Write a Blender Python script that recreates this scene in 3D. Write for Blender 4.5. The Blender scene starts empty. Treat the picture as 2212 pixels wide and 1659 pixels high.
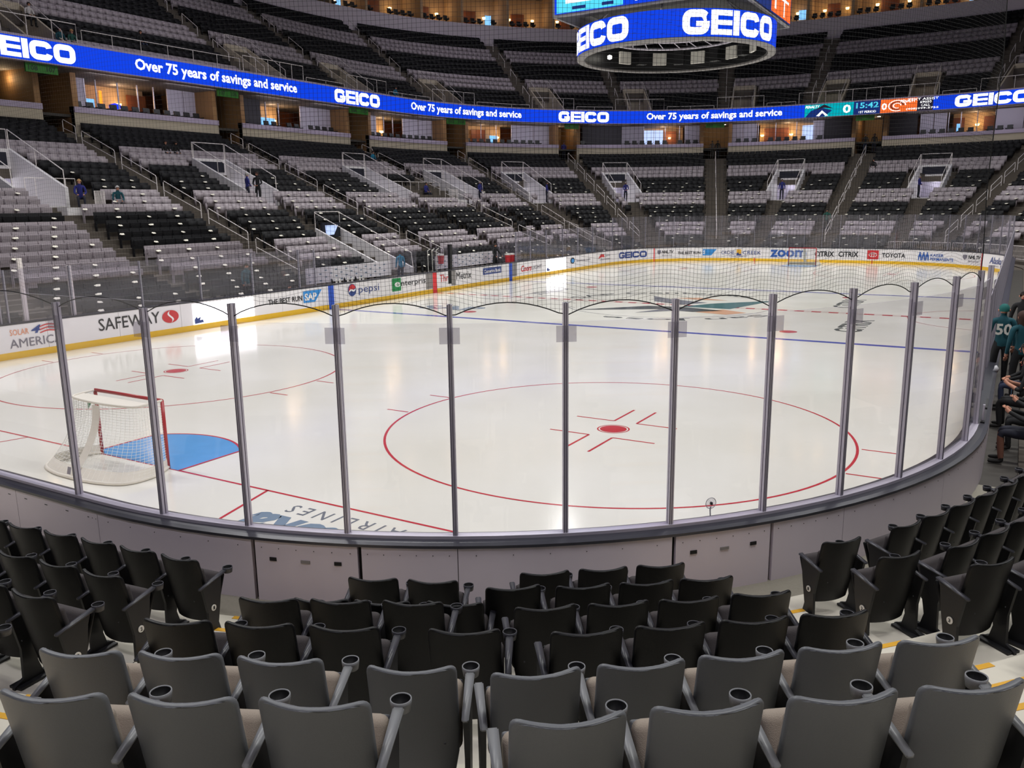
import bpy, bmesh, math, random
import numpy as np
from math import sin, cos, pi, radians as rad
random.seed(7)
SC = bpy.context.scene
COL = SC.collection

# ------------------------------------------------------------------ camera
cam_data = bpy.data.cameras.new('camera')
cam_data.sensor_width = 36.0
cam_data.lens = 36.0 * 1818.33 / 2212.0
cam_data.clip_end = 400
cam = bpy.data.objects.new('camera', cam_data)
COL.objects.link(cam)
CAMLOC = np.array([13.408, -5.695, 4.427])
YAW, PIT, ROL = -0.53977, -0.20816, -0.012717
_f = np.array([sin(YAW) * cos(PIT), cos(YAW) * cos(PIT), sin(PIT)])
_r = np.array([cos(YAW), -sin(YAW), 0.0])
_u = np.cross(_r, _f)
_r, _u = _r * cos(ROL) + _u * sin(ROL), -_r * sin(ROL) + _u * cos(ROL)
from mathutils import Matrix, Vector
cam.matrix_world = Matrix(((_r[0], _u[0], -_f[0], CAMLOC[0]), (_r[1], _u[1], -_f[1], CAMLOC[1]),
                           (_r[2], _u[2], -_f[2], CAMLOC[2]), (0, 0, 0, 1)))
SC.camera = cam

# ------------------------------------------------------------------ world, lights, exposure
SC.view_settings.view_transform = 'Standard'
SC.view_settings.look = 'None'
SC.view_settings.gamma = 1.0
SC.view_settings.use_curve_mapping = False
SC.view_settings.exposure = 0.0
world = bpy.data.worlds.new('arena_dark')
SC.world = world
world.use_nodes = True
_bg = world.node_tree.nodes.get('Background') or world.node_tree.nodes.new('ShaderNodeBackground')
_bg.inputs[0].default_value = (0.55, 0.52, 0.66, 1)
_bg.inputs[1].default_value = 0.045
SC.cycles.transparent_max_bounces = 14
SC.cycles.max_bounces = 4
SC.cycles.use_adaptive_sampling = True
SC.cycles.adaptive_threshold = 0.025
SC.cycles.diffuse_bounces = 3
SC.cycles.glossy_bounces = 3
SC.cycles.transmission_bounces = 2
SC.cycles.caustics_reflective = False
SC.cycles.caustics_refractive = False
SC.cycles.sample_clamp_indirect = 4.0

def area_light(name, loc, target, sx, sy, power, color=(1, 0.97, 0.93), spread=120):
    d = bpy.data.lights.new(name, 'AREA')
    d.shape = 'RECTANGLE'; d.size = sx; d.size_y = sy
    d.energy = power; d.color = color; d.spread = rad(spread)
    o = bpy.data.objects.new(name, d)
    COL.objects.link(o)
    o.location = loc
    o.rotation_euler = (Vector(target) - Vector(loc)).to_track_quat('-Z', 'Y').to_euler()
    return o

for _y in (2, 16, 30.5, 45, 59):          # catwalk floodlight banks over both sides of the ice
    for _s in (-1, 1):
        area_light('floodlight_bank', (_s * 17, _y, 27), (_s * 3.5, _y * 0.94 + 1.8, 0), 1.6, 9, 1640, (1, 1.0, 0.965), 132)
for _y in (0, 30.5, 61):                  # dim house lights over the stands
    for _s in (-1, 1):
        area_light('house_light', (_s * 27, _y, 31), (_s * 33, _y * 1.25 - 7, 8), 4, 14, 560 if _s < 0 else 260, (0.93, 0.88, 1.0), 150)
for _s in (0, 61):
    area_light('house_light', (8, -16, 31) if _s == 0 else (0, 71, 31), (9, -4, 2) if _s == 0 else (0, 83, 8), 14, 4, 1700 if _s == 0 else 200, (0.93, 0.90, 1.0), 150)

# ------------------------------------------------------------------ materials
def lin(c):
    c = c / 255.0
    return c / 12.92 if c <= 0.04045 else ((c + 0.055) / 1.055) ** 2.4
def rgb(r, g, b):
    return (lin(r), lin(g), lin(b), 1.0)
MATS = {}
def mat(name, col, rough=0.6, metal=0.0, spec=0.5, noise=0.0, nscale=8.0, bump=0.0, emit=None, strength=0.0, coat=0.0):
    m = bpy.data.materials.new(name)
    m.use_nodes = True
    nt = m.node_tree
    b = nt.nodes['Principled BSDF']
    b.inputs['Base Color'].default_value = col
    b.inputs['Roughness'].default_value = rough
    b.inputs['Metallic'].default_value = metal
    b.inputs['Specular IOR Level'].default_value = spec
    if coat: b.inputs['Coat Weight'].default_value = coat
    if noise or bump:
        tc = nt.nodes.new('ShaderNodeTexCoord')
        n = nt.nodes.new('ShaderNodeTexNoise')
        n.inputs['Scale'].default_value = nscale
        n.inputs['Detail'].default_value = 4.0
        nt.links.new(tc.outputs['Object'], n.inputs['Vector'])
        if noise:
            mx = nt.nodes.new('ShaderNodeMix'); mx.data_type = 'RGBA'
            nt.links.new(n.outputs['Fac'], mx.inputs[0])
            mx.inputs[6].default_value = tuple(max(0, c * (1 - noise)) for c in col[:3]) + (1,)
            mx.inputs[7].default_value = tuple(min(1, c * (1 + noise)) for c in col[:3]) + (1,)
            nt.links.new(mx.outputs[2], b.inputs['Base Color'])
        if bump:
            bp = nt.nodes.new('ShaderNodeBump'); bp.inputs['Strength'].default_value = bump
            bp.inputs['Distance'].default_value = 0.01
            nt.links.new(n.outputs['Fac'], bp.inputs['Height'])
            nt.links.new(bp.outputs['Normal'], b.inputs['Normal'])
    if emit:
        b.inputs['Emission Color'].default_value = emit
        b.inputs['Emission Strength'].default_value = strength
    MATS[name] = m
    return m

def glass_mat(name, tint, refl=0.9, rough=0.02, haze=0.0):
    """thin acrylic sheet: straight-through transmission with Fresnel reflection and a little surface haze"""
    m = bpy.data.materials.new(name); m.use_nodes = True
    nt = m.node_tree; nt.nodes.clear()
    out = nt.nodes.new('ShaderNodeOutputMaterial')
    tr = nt.nodes.new('ShaderNodeBsdfTransparent'); tr.inputs[0].default_value = tint
    gl = nt.nodes.new('ShaderNodeBsdfGlossy'); gl.inputs['Roughness'].default_value = rough
    gl.inputs['Color'].default_value = (refl, refl, refl, 1)
    lw = nt.nodes.new('ShaderNodeLayerWeight'); lw.inputs[0].default_value = 0.5      # Schlick Fresnel, same from both sides
    pw = nt.nodes.new('ShaderNodeMath'); pw.operation = 'POWER'; pw.inputs[1].default_value = 5.0
    nt.links.new(lw.outputs['Facing'], pw.inputs[0])
    fr = nt.nodes.new('ShaderNodeMath'); fr.operation = 'MULTIPLY_ADD'; fr.inputs[1].default_value = 0.75; fr.inputs[2].default_value = 0.022
    nt.links.new(pw.outputs[0], fr.inputs[0])
    mx = nt.nodes.new('ShaderNodeMixShader')
    nt.links.new(fr.outputs[0], mx.inputs[0]); nt.links.new(tr.outputs[0], mx.inputs[1]); nt.links.new(gl.outputs[0], mx.inputs[2])
    last = mx
    if haze:
        df = nt.nodes.new('ShaderNodeBsdfDiffuse'); df.inputs[0].default_value = (0.75, 0.73, 0.8, 1)
        no = nt.nodes.new('ShaderNodeTexNoise'); no.inputs['Scale'].default_value = 2.5
        mul = nt.nodes.new('ShaderNodeMath'); mul.operation = 'MULTIPLY'; mul.inputs[1].default_value = haze * 2
        nt.links.new(no.outputs['Fac'], mul.inputs[0])
        m2 = nt.nodes.new('ShaderNodeMixShader')
        nt.links.new(mul.outputs[0], m2.inputs[0]); nt.links.new(mx.outputs[0], m2.inputs[1]); nt.links.new(df.outputs[0], m2.inputs[2])
        last = m2
    nt.links.new(last.outputs[0], out.inputs[0])
    MATS[name] = m
    return m

def emat(name, col, strength, rough=0.4):
    return mat(name, (col[0] * .05, col[1] * .05, col[2] * .05, 1), rough, spec=0.08, emit=col, strength=strength)

def paint_ice(name, col):
    return mat(name, col, 0.13, spec=0.5, noise=0.10, nscale=3.0)

# ice: bright, glossy, faint skate marks and patchy wear
def ice_material():
    m = mat('ice', rgb(238, 235, 228), 0.10, spec=0.5)
    nt = m.node_tree; b = nt.nodes['Principled BSDF']
    tc = nt.nodes.new('ShaderNodeTexCoord')
    n = nt.nodes.new('ShaderNodeTexNoise'); n.inputs['Scale'].default_value = 0.25; n.inputs['Detail'].default_value = 5
    cr = nt.nodes.new('ShaderNodeValToRGB')
    cr.color_ramp.elements[0].position = 0.3; cr.color_ramp.elements[0].color = rgb(229, 226, 215)
    cr.color_ramp.elements[1].position = 0.7; cr.color_ramp.elements[1].color = rgb(240, 238, 231)
    nt.links.new(tc.outputs['Object'], n.inputs['Vector']); nt.links.new(n.outputs['Fac'], cr.inputs[0])
    n2 = nt.nodes.new('ShaderNodeTexNoise'); n2.inputs['Scale'].default_value = 0.6; n2.inputs['Detail'].default_value = 8
    mp = nt.nodes.new('ShaderNodeMapRange'); mp.inputs[3].default_value = 0.07; mp.inputs[4].default_value = 0.2
    nt.links.new(tc.outputs['Object'], n2.inputs['Vector']); nt.links.new(n2.outputs['Fac'], mp.inputs[0])
    nt.links.new(mp.outputs[0], b.inputs['Roughness'])
    nt.links.new(cr.outputs[0], b.inputs['Base Color'])
    # scratches
    wv = nt.nodes.new('ShaderNodeTexNoise'); wv.inputs['Scale'].default_value = 1.0; wv.inputs['Detail'].default_value = 6
    sc = nt.nodes.new('ShaderNodeMapping'); sc.inputs['Scale'].default_value = (9, 0.7, 1); sc.inputs['Rotation'].default_value = (0, 0, 0.5)
    nt.links.new(tc.outputs['Object'], sc.inputs[0]); nt.links.new(sc.outputs[0], wv.inputs['Vector'])
    bp = nt.nodes.new('ShaderNodeBump'); bp.inputs['Strength'].default_value = 0.06; bp.inputs['Distance'].default_value = 0.01
    nt.links.new(wv.outputs['Fac'], bp.inputs['Height']); nt.links.new(bp.outputs['Normal'], b.inputs['Normal'])
    return m
ice_material()
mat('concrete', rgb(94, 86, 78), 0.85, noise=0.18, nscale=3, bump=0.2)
mat('near_concrete', rgb(206, 200, 186), 0.7, noise=0.12, nscale=2.5, bump=0.15)  # foreground steps: glare is lightened into the base colour
mat('dark_floor', rgb(70, 66, 62), 0.8, noise=0.2, nscale=4)
mat('diamond_plate', rgb(140, 135, 122), 0.55, metal=0.2, noise=0.1, nscale=30, bump=0.5)
mat('parapet', rgb(196, 184, 164), 0.8, noise=0.08, nscale=3)
mat('parapet_cap', rgb(186, 172, 196), 0.6)
mat('band', rgb(214, 204, 214), 0.8, noise=0.05)
mat('tan_wall', rgb(150, 112, 72), 0.7, noise=0.15, nscale=2)
mat('wood', rgb(120, 66, 36), 0.5, noise=0.25, nscale=3)
mat('cream_wall', rgb(190, 160, 125), 0.8, noise=0.05)
mat('soffit', rgb(120, 112, 108), 0.8)
mat('shade', rgb(190, 184, 200), 0.8, noise=0.04, nscale=20)
mat('dark_wall', rgb(52, 50, 56), 0.8)
mat('void', rgb(18, 18, 20), 0.9)
mat('grey_seat', rgb(168, 158, 164), 0.55, noise=0.05, nscale=6)
mat('black_seat', rgb(25, 25, 28), 0.65, spec=0.3, noise=0.1, nscale=6)
mat('near_grey', rgb(100, 102, 106), 0.42, spec=0.4, noise=0.06, nscale=140, bump=0.08)
mat('near_black', rgb(12, 12, 14), 0.45, spec=0.3, noise=0.08, nscale=140, bump=0.08)
mat('near_grey_arm', rgb(122, 123, 126), 0.4, noise=0.04)
mat('near_black_arm', rgb(58, 58, 64), 0.38)
mat('beige_fabric', rgb(150, 138, 126), 0.95, noise=0.12, nscale=220, bump=0.3)
mat('dark_fabric', rgb(66, 61, 62), 0.95, noise=0.12, nscale=220, bump=0.3)
mat('far_alu', rgb(150, 146, 158), 0.4, metal=0.2)
mat('groove', rgb(96, 92, 108), 0.5)
mat('frame_black', rgb(22, 22, 25), 0.5)
mat('plate_white', rgb(225, 222, 215), 0.5)
mat('ink', rgb(40, 40, 44), 0.6)
mat('yellow_stripe', rgb(214, 160, 38), 0.6, noise=0.1, nscale=10)
mat('board_white', rgb(236, 232, 236), 0.35, noise=0.02, nscale=2)
mat('kick_yellow', rgb(232, 184, 36), 0.35, noise=0.05, nscale=3)
mat('cap_dark', rgb(58, 58, 66), 0.32, noise=0.15, nscale=4)
mat('board_back', rgb(222, 212, 222), 0.5, noise=0.04, nscale=2)
mat('gap_black', rgb(14, 14, 16), 0.7)
mat('alu', rgb(206, 200, 214), 0.32, metal=0.25, noise=0.06, nscale=12)
mat('white_pipe', rgb(238, 230, 228), 0.45)
mat('white_paint', rgb(230, 226, 228), 0.6, noise=0.05, nscale=3)
mat('net_black', rgb(16, 16, 18), 0.8)
mat('goal_red', rgb(170, 30, 38), 0.35)
mat('goal_white', rgb(226, 220, 208), 0.6, noise=0.05)
mat('goal_net', rgb(240, 238, 232), 0.7)
mat('card', rgb(245, 240, 225), 0.7)
mat('grey_door', rgb(136, 132, 132), 0.5)
mat('board_black', rgb(22, 22, 24), 0.6)
mat('clear_plastic', rgb(200, 200, 205), 0.2)
mat('green_sign', rgb(52, 130, 40), 0.5)
mat('green_cloth', rgb(28, 120, 62), 0.8)
glass_mat('glass', (0.965, 0.96, 0.975, 1), 0.9, 0.02, 0.012)
glass_mat('glass_far', (0.93, 0.92, 0.95, 1), 0.9, 0.03, 0.05)
glass_mat('bracket_plastic', (0.80, 0.79, 0.82, 1), 0.6, 0.1, 0.10)
paint_ice('paint_red', rgb(196, 60, 72))
paint_ice('paint_blue', rgb(70, 84, 176))
paint_ice('paint_crease', rgb(96, 164, 224))
paint_ice('paint_grey', rgb(120, 124, 134))
paint_ice('paint_dark', rgb(76, 84, 86))
paint_ice('paint_teal', rgb(72, 118, 122))
paint_ice('paint_orange', rgb(222, 172, 140))
paint_ice('paint_slate', rgb(128, 146, 166))
for _n, _c in dict(ad_black=(40, 40, 46), ad_blue=(44, 92, 176), ad_navy=(46, 70, 140), ad_red=(206, 48, 56), ad_grey=(120, 116, 130), ad_orange=(232, 150, 110),
                   ad_green=(28, 142, 78), ad_sky=(52, 140, 214), ad_gold=(226, 172, 56), ad_white=(240, 238, 240), line_blue=(34, 84, 196), line_red=(224, 44, 52)).items():
    mat(_n, rgb(*_c), 0.4)
emat('led_blue', (0.004, 0.055, 0.80, 1), 1.0)
emat('led_white', (1, 1, 1, 1), 1.6)
emat('led_panel', (1, 0.96, 1, 1), 4.0)
emat('led_teal', (0.0, 0.42, 0.50, 1), 1.0)
emat('led_cyan', (0.10, 0.75, 1.0, 1), 1.0)
emat('led_navy', (0.01, 0.03, 0.18, 1), 1.0)
emat('led_orange', (0.95, 0.16, 0.03, 1), 1.1)
emat('led_dark', (0.02, 0.015, 0.03, 1), 1.0)
emat('screen_blue', (0.22, 0.52, 0.95, 1), 1.3)
emat('screen_pale', (0.50, 0.62, 1.0, 1), 1.2)
emat('lamp_warm', (1.0, 0.62, 0.22, 1), 7.0)
emat('lamp_white', (1.0, 0.95, 0.85, 1), 9.0)
emat('neon_orange', (1.0, 0.25, 0.02, 1), 2.0)
emat('neon_blue', (0.01, 0.04, 1.0, 1), 1.2)
for _n, _c in dict(skin=(196, 140, 116), skin_dark=(128, 86, 70), hair_dark=(34, 26, 22), hair_brown=(58, 36, 28), hair_blond=(190, 150, 100), hair_grey=(150, 146, 142),
                   cloth_blue=(36, 40, 120), cloth_black=(22, 22, 25), cloth_navy=(26, 28, 44), cloth_teal=(14, 74, 86), cloth_sky=(22, 124, 160), cloth_white=(210, 205, 205),
                   cloth_jean=(50, 58, 84), cloth_grey=(96, 90, 88), shoe=(24, 22, 22), cloth_green=(30, 84, 74), cap_green=(20, 96, 92)).items():
    mat(_n, rgb(*_c), 0.8, noise=0.12, nscale=9)

# ------------------------------------------------------------------ mesh helpers
class MB:
    def __init__(self):
        self.v = []; self.f = []; self.m = []
    def add(self, v, f, mi=0):
        o = len(self.v)
        self.v.extend([tuple(p) for p in v])
        self.f.extend([tuple(i + o for i in q) for q in f])
        self.m.extend([mi] * len(f))
        return self
    def box(self, c, s, rz=0.0, mi=0, rx=0.0):
        hx, hy, hz = s[0] / 2, s[1] / 2, s[2] / 2
        pts = []
        for x, y, z in ((-hx, -hy, -hz), (hx, -hy, -hz), (hx, hy, -hz), (-hx, hy, -hz), (-hx, -hy, hz), (hx, -hy, hz), (hx, hy, hz), (-hx, hy, hz)):
            if rx: y, z = y * cos(rx) - z * sin(rx), y * sin(rx) + z * cos(rx)
            if rz: x, y = x * cos(rz) - y * sin(rz), x * sin(rz) + y * cos(rz)
            pts.append((x + c[0], y + c[1], z + c[2]))
        return self.add(pts, ((0, 3, 2, 1), (4, 5, 6, 7), (0, 1, 5, 4), (1, 2, 6, 5), (2, 3, 7, 6), (3, 0, 4, 7)), mi)
    def tube(self, pts, r, n=6, closed=False, mi=0, caps=True):
        P = [Vector(p) for p in pts]; k = len(P)
        rings = []
        prev = None
        for i in range(k):
            a = P[(i - 1) % k] if (closed or i > 0) else P[i]
            b = P[(i + 1) % k] if (closed or i < k - 1) else P[i]
            d = (b - a)
            if d.length < 1e-9: d = Vector((0, 0, 1))
            d.normalize()
            ref = prev if prev is not None else (Vector((0, 0, 1)) if abs(d.z) < 0.9 else Vector((1, 0, 0)))
            x = ref - d * ref.dot(d)
            if x.length < 1e-6: x = Vector((1, 0, 0)) - d * d.x
            x.normalize(); y = d.cross(x); prev = x
            rr = r[i] if isinstance(r, (list, tuple)) else r
            rings.append([P[i] + x * (rr * cos(2 * pi * j / n)) + y * (rr * sin(2 * pi * j / n)) for j in range(n)])
        v = [q for ring in rings for q in ring]
        f = []
        for i in range(k if closed else k - 1):
            a, b = i * n, ((i + 1) % k) * n
            for j in range(n):
                f.append((a + j, a + (j + 1) % n, b + (j + 1) % n, b + j))
        if not closed and caps:
            f.append(tuple(range(n - 1, -1, -1))); f.append(tuple((k - 1) * n + j for j in range(n)))
        return self.add(v, f, mi)
    def lathe(self, prof, n=16, c=(0, 0, 0), mi=0):
        v = []; f = []
        k = len(prof)
        for j in range(n):
            a = 2 * pi * j / n
            for r, z in prof: v.append((c[0] + r * cos(a), c[1] + r * sin(a), c[2] + z))
        for j in range(n):
            for i in range(k - 1):
                f.append((j * k + i, ((j + 1) % n) * k + i, ((j + 1) % n) * k + i + 1, j * k + i + 1))
        return self.add(v, f, mi)
    def prism(self, poly, z0, z1, mi=0):
        n = len(poly)
        v = [(x, y, z0) for x, y in poly] + [(x, y, z1) for x, y in poly]
        f = [tuple(range(n - 1, -1, -1)), tuple(range(n, 2 * n))] + [(i, (i + 1) % n, n + (i + 1) % n, n + i) for i in range(n)]
        return self.add(v, f, mi)
    def sweep(self, prof, t0, t1, mi=0, step=2.5, caps=True):
        ts = tsamples(t0, t1, step); k = len(prof)
        v = []; f = []
        for t in ts:
            for R, z in prof:
                x, y = ring(R, t); v.append((x, y, z))
        for i in range(len(ts) - 1):
            for j in range(k):
                a, b = i * k, (i + 1) * k
                f.append((a + j, b + j, b + (j + 1) % k, a + (j + 1) % k))
        if caps:
            f.append(tuple(range(k))); f.append(tuple((len(ts) - 1) * k + j for j in range(k - 1, -1, -1)))
        return self.add(v, f, mi)
    def mesh(self, name, mats, smooth=False):
        me = bpy.data.meshes.new(name)
        me.from_pydata(self.v, [], self.f)
        for m in (mats if isinstance(mats, (list, tuple)) else [mats]):
            me.materials.append(MATS[m] if isinstance(m, str) else m)
        if any(self.m): me.polygons.foreach_set('material_index', self.m)
        if smooth: me.polygons.foreach_set('use_smooth', [True] * len(me.polygons))
        me.update()
        return me
    def build(self, name, mats, parent=None, smooth=False, loc=(0, 0, 0), rz=0.0):
        return obj(name, self.mesh(name, mats, smooth), parent, loc, rz)

def fix_normals(me):
    bm = bmesh.new(); bm.from_mesh(me); bmesh.ops.recalc_face_normals(bm, faces=bm.faces); bm.to_mesh(me); bm.free()

def obj(name, me, parent=None, loc=(0, 0, 0), rz=0.0):
    o = bpy.data.objects.new(name, me)
    COL.objects.link(o)
    if parent is not None: o.parent = parent
    o.location = loc
    if rz: o.rotation_euler = (0, 0, rz)
    return o
def tag(o, label, cat, group=None, kind=None):
    if label: o['label'] = label
    if cat: o['category'] = cat
    if group: o['group'] = group
    if kind: o['kind'] = kind
    return o
def thing(name, label, cat, loc=(0, 0, 0), rz=0.0, group=None):
    o = obj(name, None, None, loc, rz)
    o.empty_display_size = 0.1
    return tag(o, label, cat, group)
def structure(o, label=None, cat=None):
    o['kind'] = 'structure'
    if label: o['label'] = label
    if cat: o['category'] = cat
    return o
def bevel_box(sx, sy, sz, b, seg=3, rx=0.0, c=(0, 0, 0)):
    """rounded box, returns (verts, faces)"""
    bm = bmesh.new()
    bmesh.ops.create_cube(bm, size=1.0)
    for v in bm.verts: v.co = Vector((v.co.x * sx, v.co.y * sy, v.co.z * sz))
    bmesh.ops.bevel(bm, geom=list(bm.edges), offset=b, segments=seg, profile=0.5, affect='EDGES')
    M = Matrix.Translation(c) @ Matrix.Rotation(rx, 4, 'X')
    bm.verts.index_update()
    vs = [tuple(M @ v.co) for v in bm.verts]; fs = [tuple(v.index for v in f.verts) for f in bm.faces]
    bm.free()
    return vs, fs
ORD = ['zeroth', 'first', 'second', 'third', 'fourth', 'fifth', 'sixth', 'seventh', 'eighth', 'ninth', 'tenth', 'eleventh', 'twelfth', 'thirteenth', 'fourteenth',
       'fifteenth', 'sixteenth', 'seventeenth', 'eighteenth', 'nineteenth', 'twentieth', 'twenty-first', 'twenty-second', 'twenty-third', 'twenty-fourth', 'twenty-fifth',
       'twenty-sixth', 'twenty-seventh', 'twenty-eighth', 'twenty-ninth', 'thirtieth', 'thirty-first', 'thirty-second', 'thirty-third', 'thirty-fourth']
def nth(i): return ORD[i] if i < len(ORD) else str(i) + 'th'

# ------------------------------------------------------------------ rink outline and its parallel curves
# t runs clockwise: left side (metres), far-left corner (degrees), far end, far-right corner, right side, near-right corner, near end, near-left corner
CX, CY0, CY1, TT = 4.42, 8.53, 52.43, 465.48
RB = 8.53
def ring(R, t):
    t %= TT
    if t <= 43.9: return (-CX - R, CY0 + t)
    if t <= 133.9: a = rad(180 - (t - 43.9)); return (-CX + R * cos(a), CY1 + R * sin(a))
    if t <= 142.74: return (t - 133.9 - CX, CY1 + R)
    if t <= 232.74: a = rad(90 - (t - 142.74)); return (CX + R * cos(a), CY1 + R * sin(a))
    if t <= 276.64: return (CX + R, CY1 - (t - 232.74))
    if t <= 366.64: a = rad(-(t - 276.64)); return (CX + R * cos(a), CY0 + R * sin(a))
    if t <= 375.48: return (CX - (t - 366.64), CY0 - R)
    a = rad(-90 - (t - 375.48)); return (-CX + R * cos(a), CY0 + R * sin(a))
def outward(t):
    x0, y0 = ring(5, t); x1, y1 = ring(6, t)
    return (x1 - x0, y1 - y0)
def facing(t):
    """z-rotation that turns local +y towards the ice"""
    nx, ny = outward(t)
    return math.atan2(nx, -ny)
SEGS = [(0, 43.9, 0), (43.9, 133.9, 1), (133.9, 142.74, 0), (142.74, 232.74, 1), (232.74, 276.64, 0), (276.64, 366.64, 1), (366.64, 375.48, 0), (375.48, 465.48, 1)]
def metric(t, R):
    t %= TT
    for a, b, c in SEGS:
        if a <= t < b: return (R * pi / 180) if c else 1.0
    return 1.0
def arclen(t0, t1, R):
    """length along the curve from t0 to t1 (t1>t0)"""
    s = 0.0
    for k in (-1, 0, 1):
        for a, b, c in SEGS:
            lo, hi = max(t0, a + k * TT), min(t1, b + k * TT)
            if hi > lo: s += (hi - lo) * ((R * pi / 180) if c else 1.0)
    return s
def advance(t0, s, R):
    """t after walking s metres from t0"""
    t = t0
    sg = 1 if s >= 0 else -1
    left = abs(s)
    while left > 1e-9:
        tm = t % TT
        for a, b, c in SEGS:
            if (sg > 0 and a <= tm < b) or (sg < 0 and (a < tm <= b or (tm == 0 and b == TT))):
                if sg < 0 and tm == 0: tm = TT
                m = (R * pi / 180) if c else 1.0
                room = ((b - tm) if sg > 0 else (tm - a)) * m
                if room < 1e-7: t += sg * 1e-6; break
                d = min(room, left)
                t += sg * d / m; left -= d
                if d == room: t = round(t, 9)
                break
        else:
            t += sg * 1e-6
    return t
def tsamples(t0, t1, step=2.5):
    ts = {round(t0, 6), round(t1, 6)}
    for k in (-1, 0, 1):
        for a, b, c in SEGS:
            lo, hi = max(t0, a + k * TT), min(t1, b + k * TT)
            if hi > lo:
                ts.add(round(lo, 6)); ts.add(round(hi, 6))
                if c:
                    n = max(1, int(math.ceil((hi - lo) / step)))
                    for i in range(1, n): ts.add(round(lo + (hi - lo) * i / n, 6))
    return sorted(ts)
def arc_t(deg):
    """t of an angle (degrees, -90..0) on the near-right corner"""
    return 276.64 - deg

# ------------------------------------------------------------------ lettering
_TXT = {}
def text_shape(s, bold=0.0, shear=0.0):
    key = (s, bold, shear)
    if key in _TXT: return _TXT[key]
    cu = bpy.data.curves.new('lettering', 'FONT')
    cu.body = s; cu.size = 1.0; cu.offset = bold; cu.shear = shear; cu.resolution_u = 2; cu.fill_mode = 'BOTH'; cu.extrude = 0.0
    o = bpy.data.objects.new('lettering', cu)
    COL.objects.link(o)
    bpy.context.view_layer.update()
    dg = bpy.context.evaluated_depsgraph_get()
    me = bpy.data.meshes.new_from_object(o.evaluated_get(dg))
    v = np.array([p.co[:2] for p in me.vertices]); f = [tuple(p.vertices) for p in me.polygons]
    bpy.data.objects.remove(o); bpy.data.curves.remove(cu); bpy.data.meshes.remove(me)
    lo, hi = v.min(0), v.max(0)
    v = (v - lo) / (hi - lo)
    _TXT[key] = (v, f)
    return v, f
def flat_poly(poly):
    v = np.array(poly, float); return v, [tuple(range(len(poly)))]
def circle_poly(cx, cy, rx, ry, n=24, a0=0, a1=360):
    return [(cx + rx * cos(rad(a0 + (a1 - a0) * i / n)), cy + ry * sin(rad(a0 + (a1 - a0) * i / n))) for i in range(n + (0 if a1 - a0 == 360 else 1))]
def on_ring(shape, R, t0, t1, z0, z1, name, m, parent, off=0.006):
    """wrap a flat unit shape (0..1 by 0..1) on the inner face of a ring between t0..t1 and z0..z1"""
    v, f = shape
    L = arclen(t0, t1, R)
    mb = MB(); pts = []
    for x, y in v:
        X, Y = ring(R - off, advance(t0, x * L, R)); pts.append((X, Y, z0 + y * (z1 - z0)))
    mb.add(pts, f)
    return mb.build(name, m, parent)
def ribbon_text(s, R, t0, t1, z0, z1, m, parent, bold=0.02, shear=0.0, off=0.008):
    return on_ring(text_shape(s, bold, shear), R, t0, t1, z0, z1, 'lettering', m, parent, off)
def _stroke(pts, w, closed=False):
    P = [np.array(p, float) for p in pts]; n = len(P); L_, R_ = [], []
    for i in range(n):
        a = P[(i - 1) % n] if (closed or i) else P[i]; b = P[(i + 1) % n] if (closed or i < n - 1) else P[i]
        d0 = P[i] - a; d1 = b - P[i]
        if np.linalg.norm(d0) < 1e-9: d0 = d1
        if np.linalg.norm(d1) < 1e-9: d1 = d0
        d0 = d0 / np.linalg.norm(d0); d1 = d1 / np.linalg.norm(d1)
        m = d0 + d1; m = m / np.linalg.norm(m); nn = np.array((-m[1], m[0])); k = 1 / max(.5, m @ d0)
        L_.append(P[i] + nn * w / 2 * k); R_.append(P[i] - nn * w / 2 * k)
    v = L_ + R_; f = [(i, (i + 1) % n, n + (i + 1) % n, n + i) for i in range(n if closed else n - 1)]
    return v, f
def _round(x0, x1, y0, y1, r, start=0, n=5):
    out = []
    for cx, cy, a in ((x1 - r, y1 - r, 0), (x0 + r, y1 - r, 90), (x0 + r, y0 + r, 180), (x1 - r, y0 + r, 270)):
        out += [(cx + r * cos(rad(a + 90 * i / n)), cy + r * sin(rad(a + 90 * i / n))) for i in range(n + 1)]
    return out
def wide_word(w=.30):
    """heavy rounded block capitals G E I C O in a unit box"""
    V, F = [], []
    def put(v, f, x0, sx):
        o = len(V); V.extend([(x0 + p[0] * sx, p[1]) for p in v]); F.extend([tuple(i + o for i in q) for q in f])
    h = w / 2; H = 1.0; W = 1.12
    loop = _round(h, W - h, h, H - h, .22)
    n = len(loop); c_open = loop[3:n - 2]
    up = [(W - h, H - .40)] + loop[3:]
    C = [(W - h, .66)] + loop[1:n - 1] + [(W - h, .34)]
    G = [(W - h, .68)] + loop[1:n - 1] + [(W - h, .50 - .09), (.62, .50 - .09)]
    G = [(W - h, .70)] + loop[1:n - 2] + [(W - h, h + .22), (W - h, .43), (.58, .43)]
    x = 0.0; sx = 1 / 4.86
    for ch in 'GEICO':
        if ch == 'O': put(*_stroke(loop, w, True), x, sx); x += (W + .06) * sx
        elif ch == 'C': put(*_stroke(C, w), x, sx); x += (W + .06) * sx
        elif ch == 'G': put(*_stroke(G[:-1], w), x, sx); put(*_stroke([(.56, .44), (W, .44)], .2), x, sx); x += (W + .06) * sx
        elif ch == 'I': put(*_stroke([(h, 0), (h, 1)], w), x, sx); x += (w + .06) * sx
        else:
            put(*_stroke([(h, 0), (h, 1)], w), x, sx)
            for y, t in ((.115, .23), (.5, .2), (.885, .23)): put(*_stroke([(w * .9, y), (.96, y)], t), x, sx)
            x += (.96 + .06) * sx
    v = np.array(V); v[:, 0] /= v[:, 0].max()
    return v, F
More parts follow.
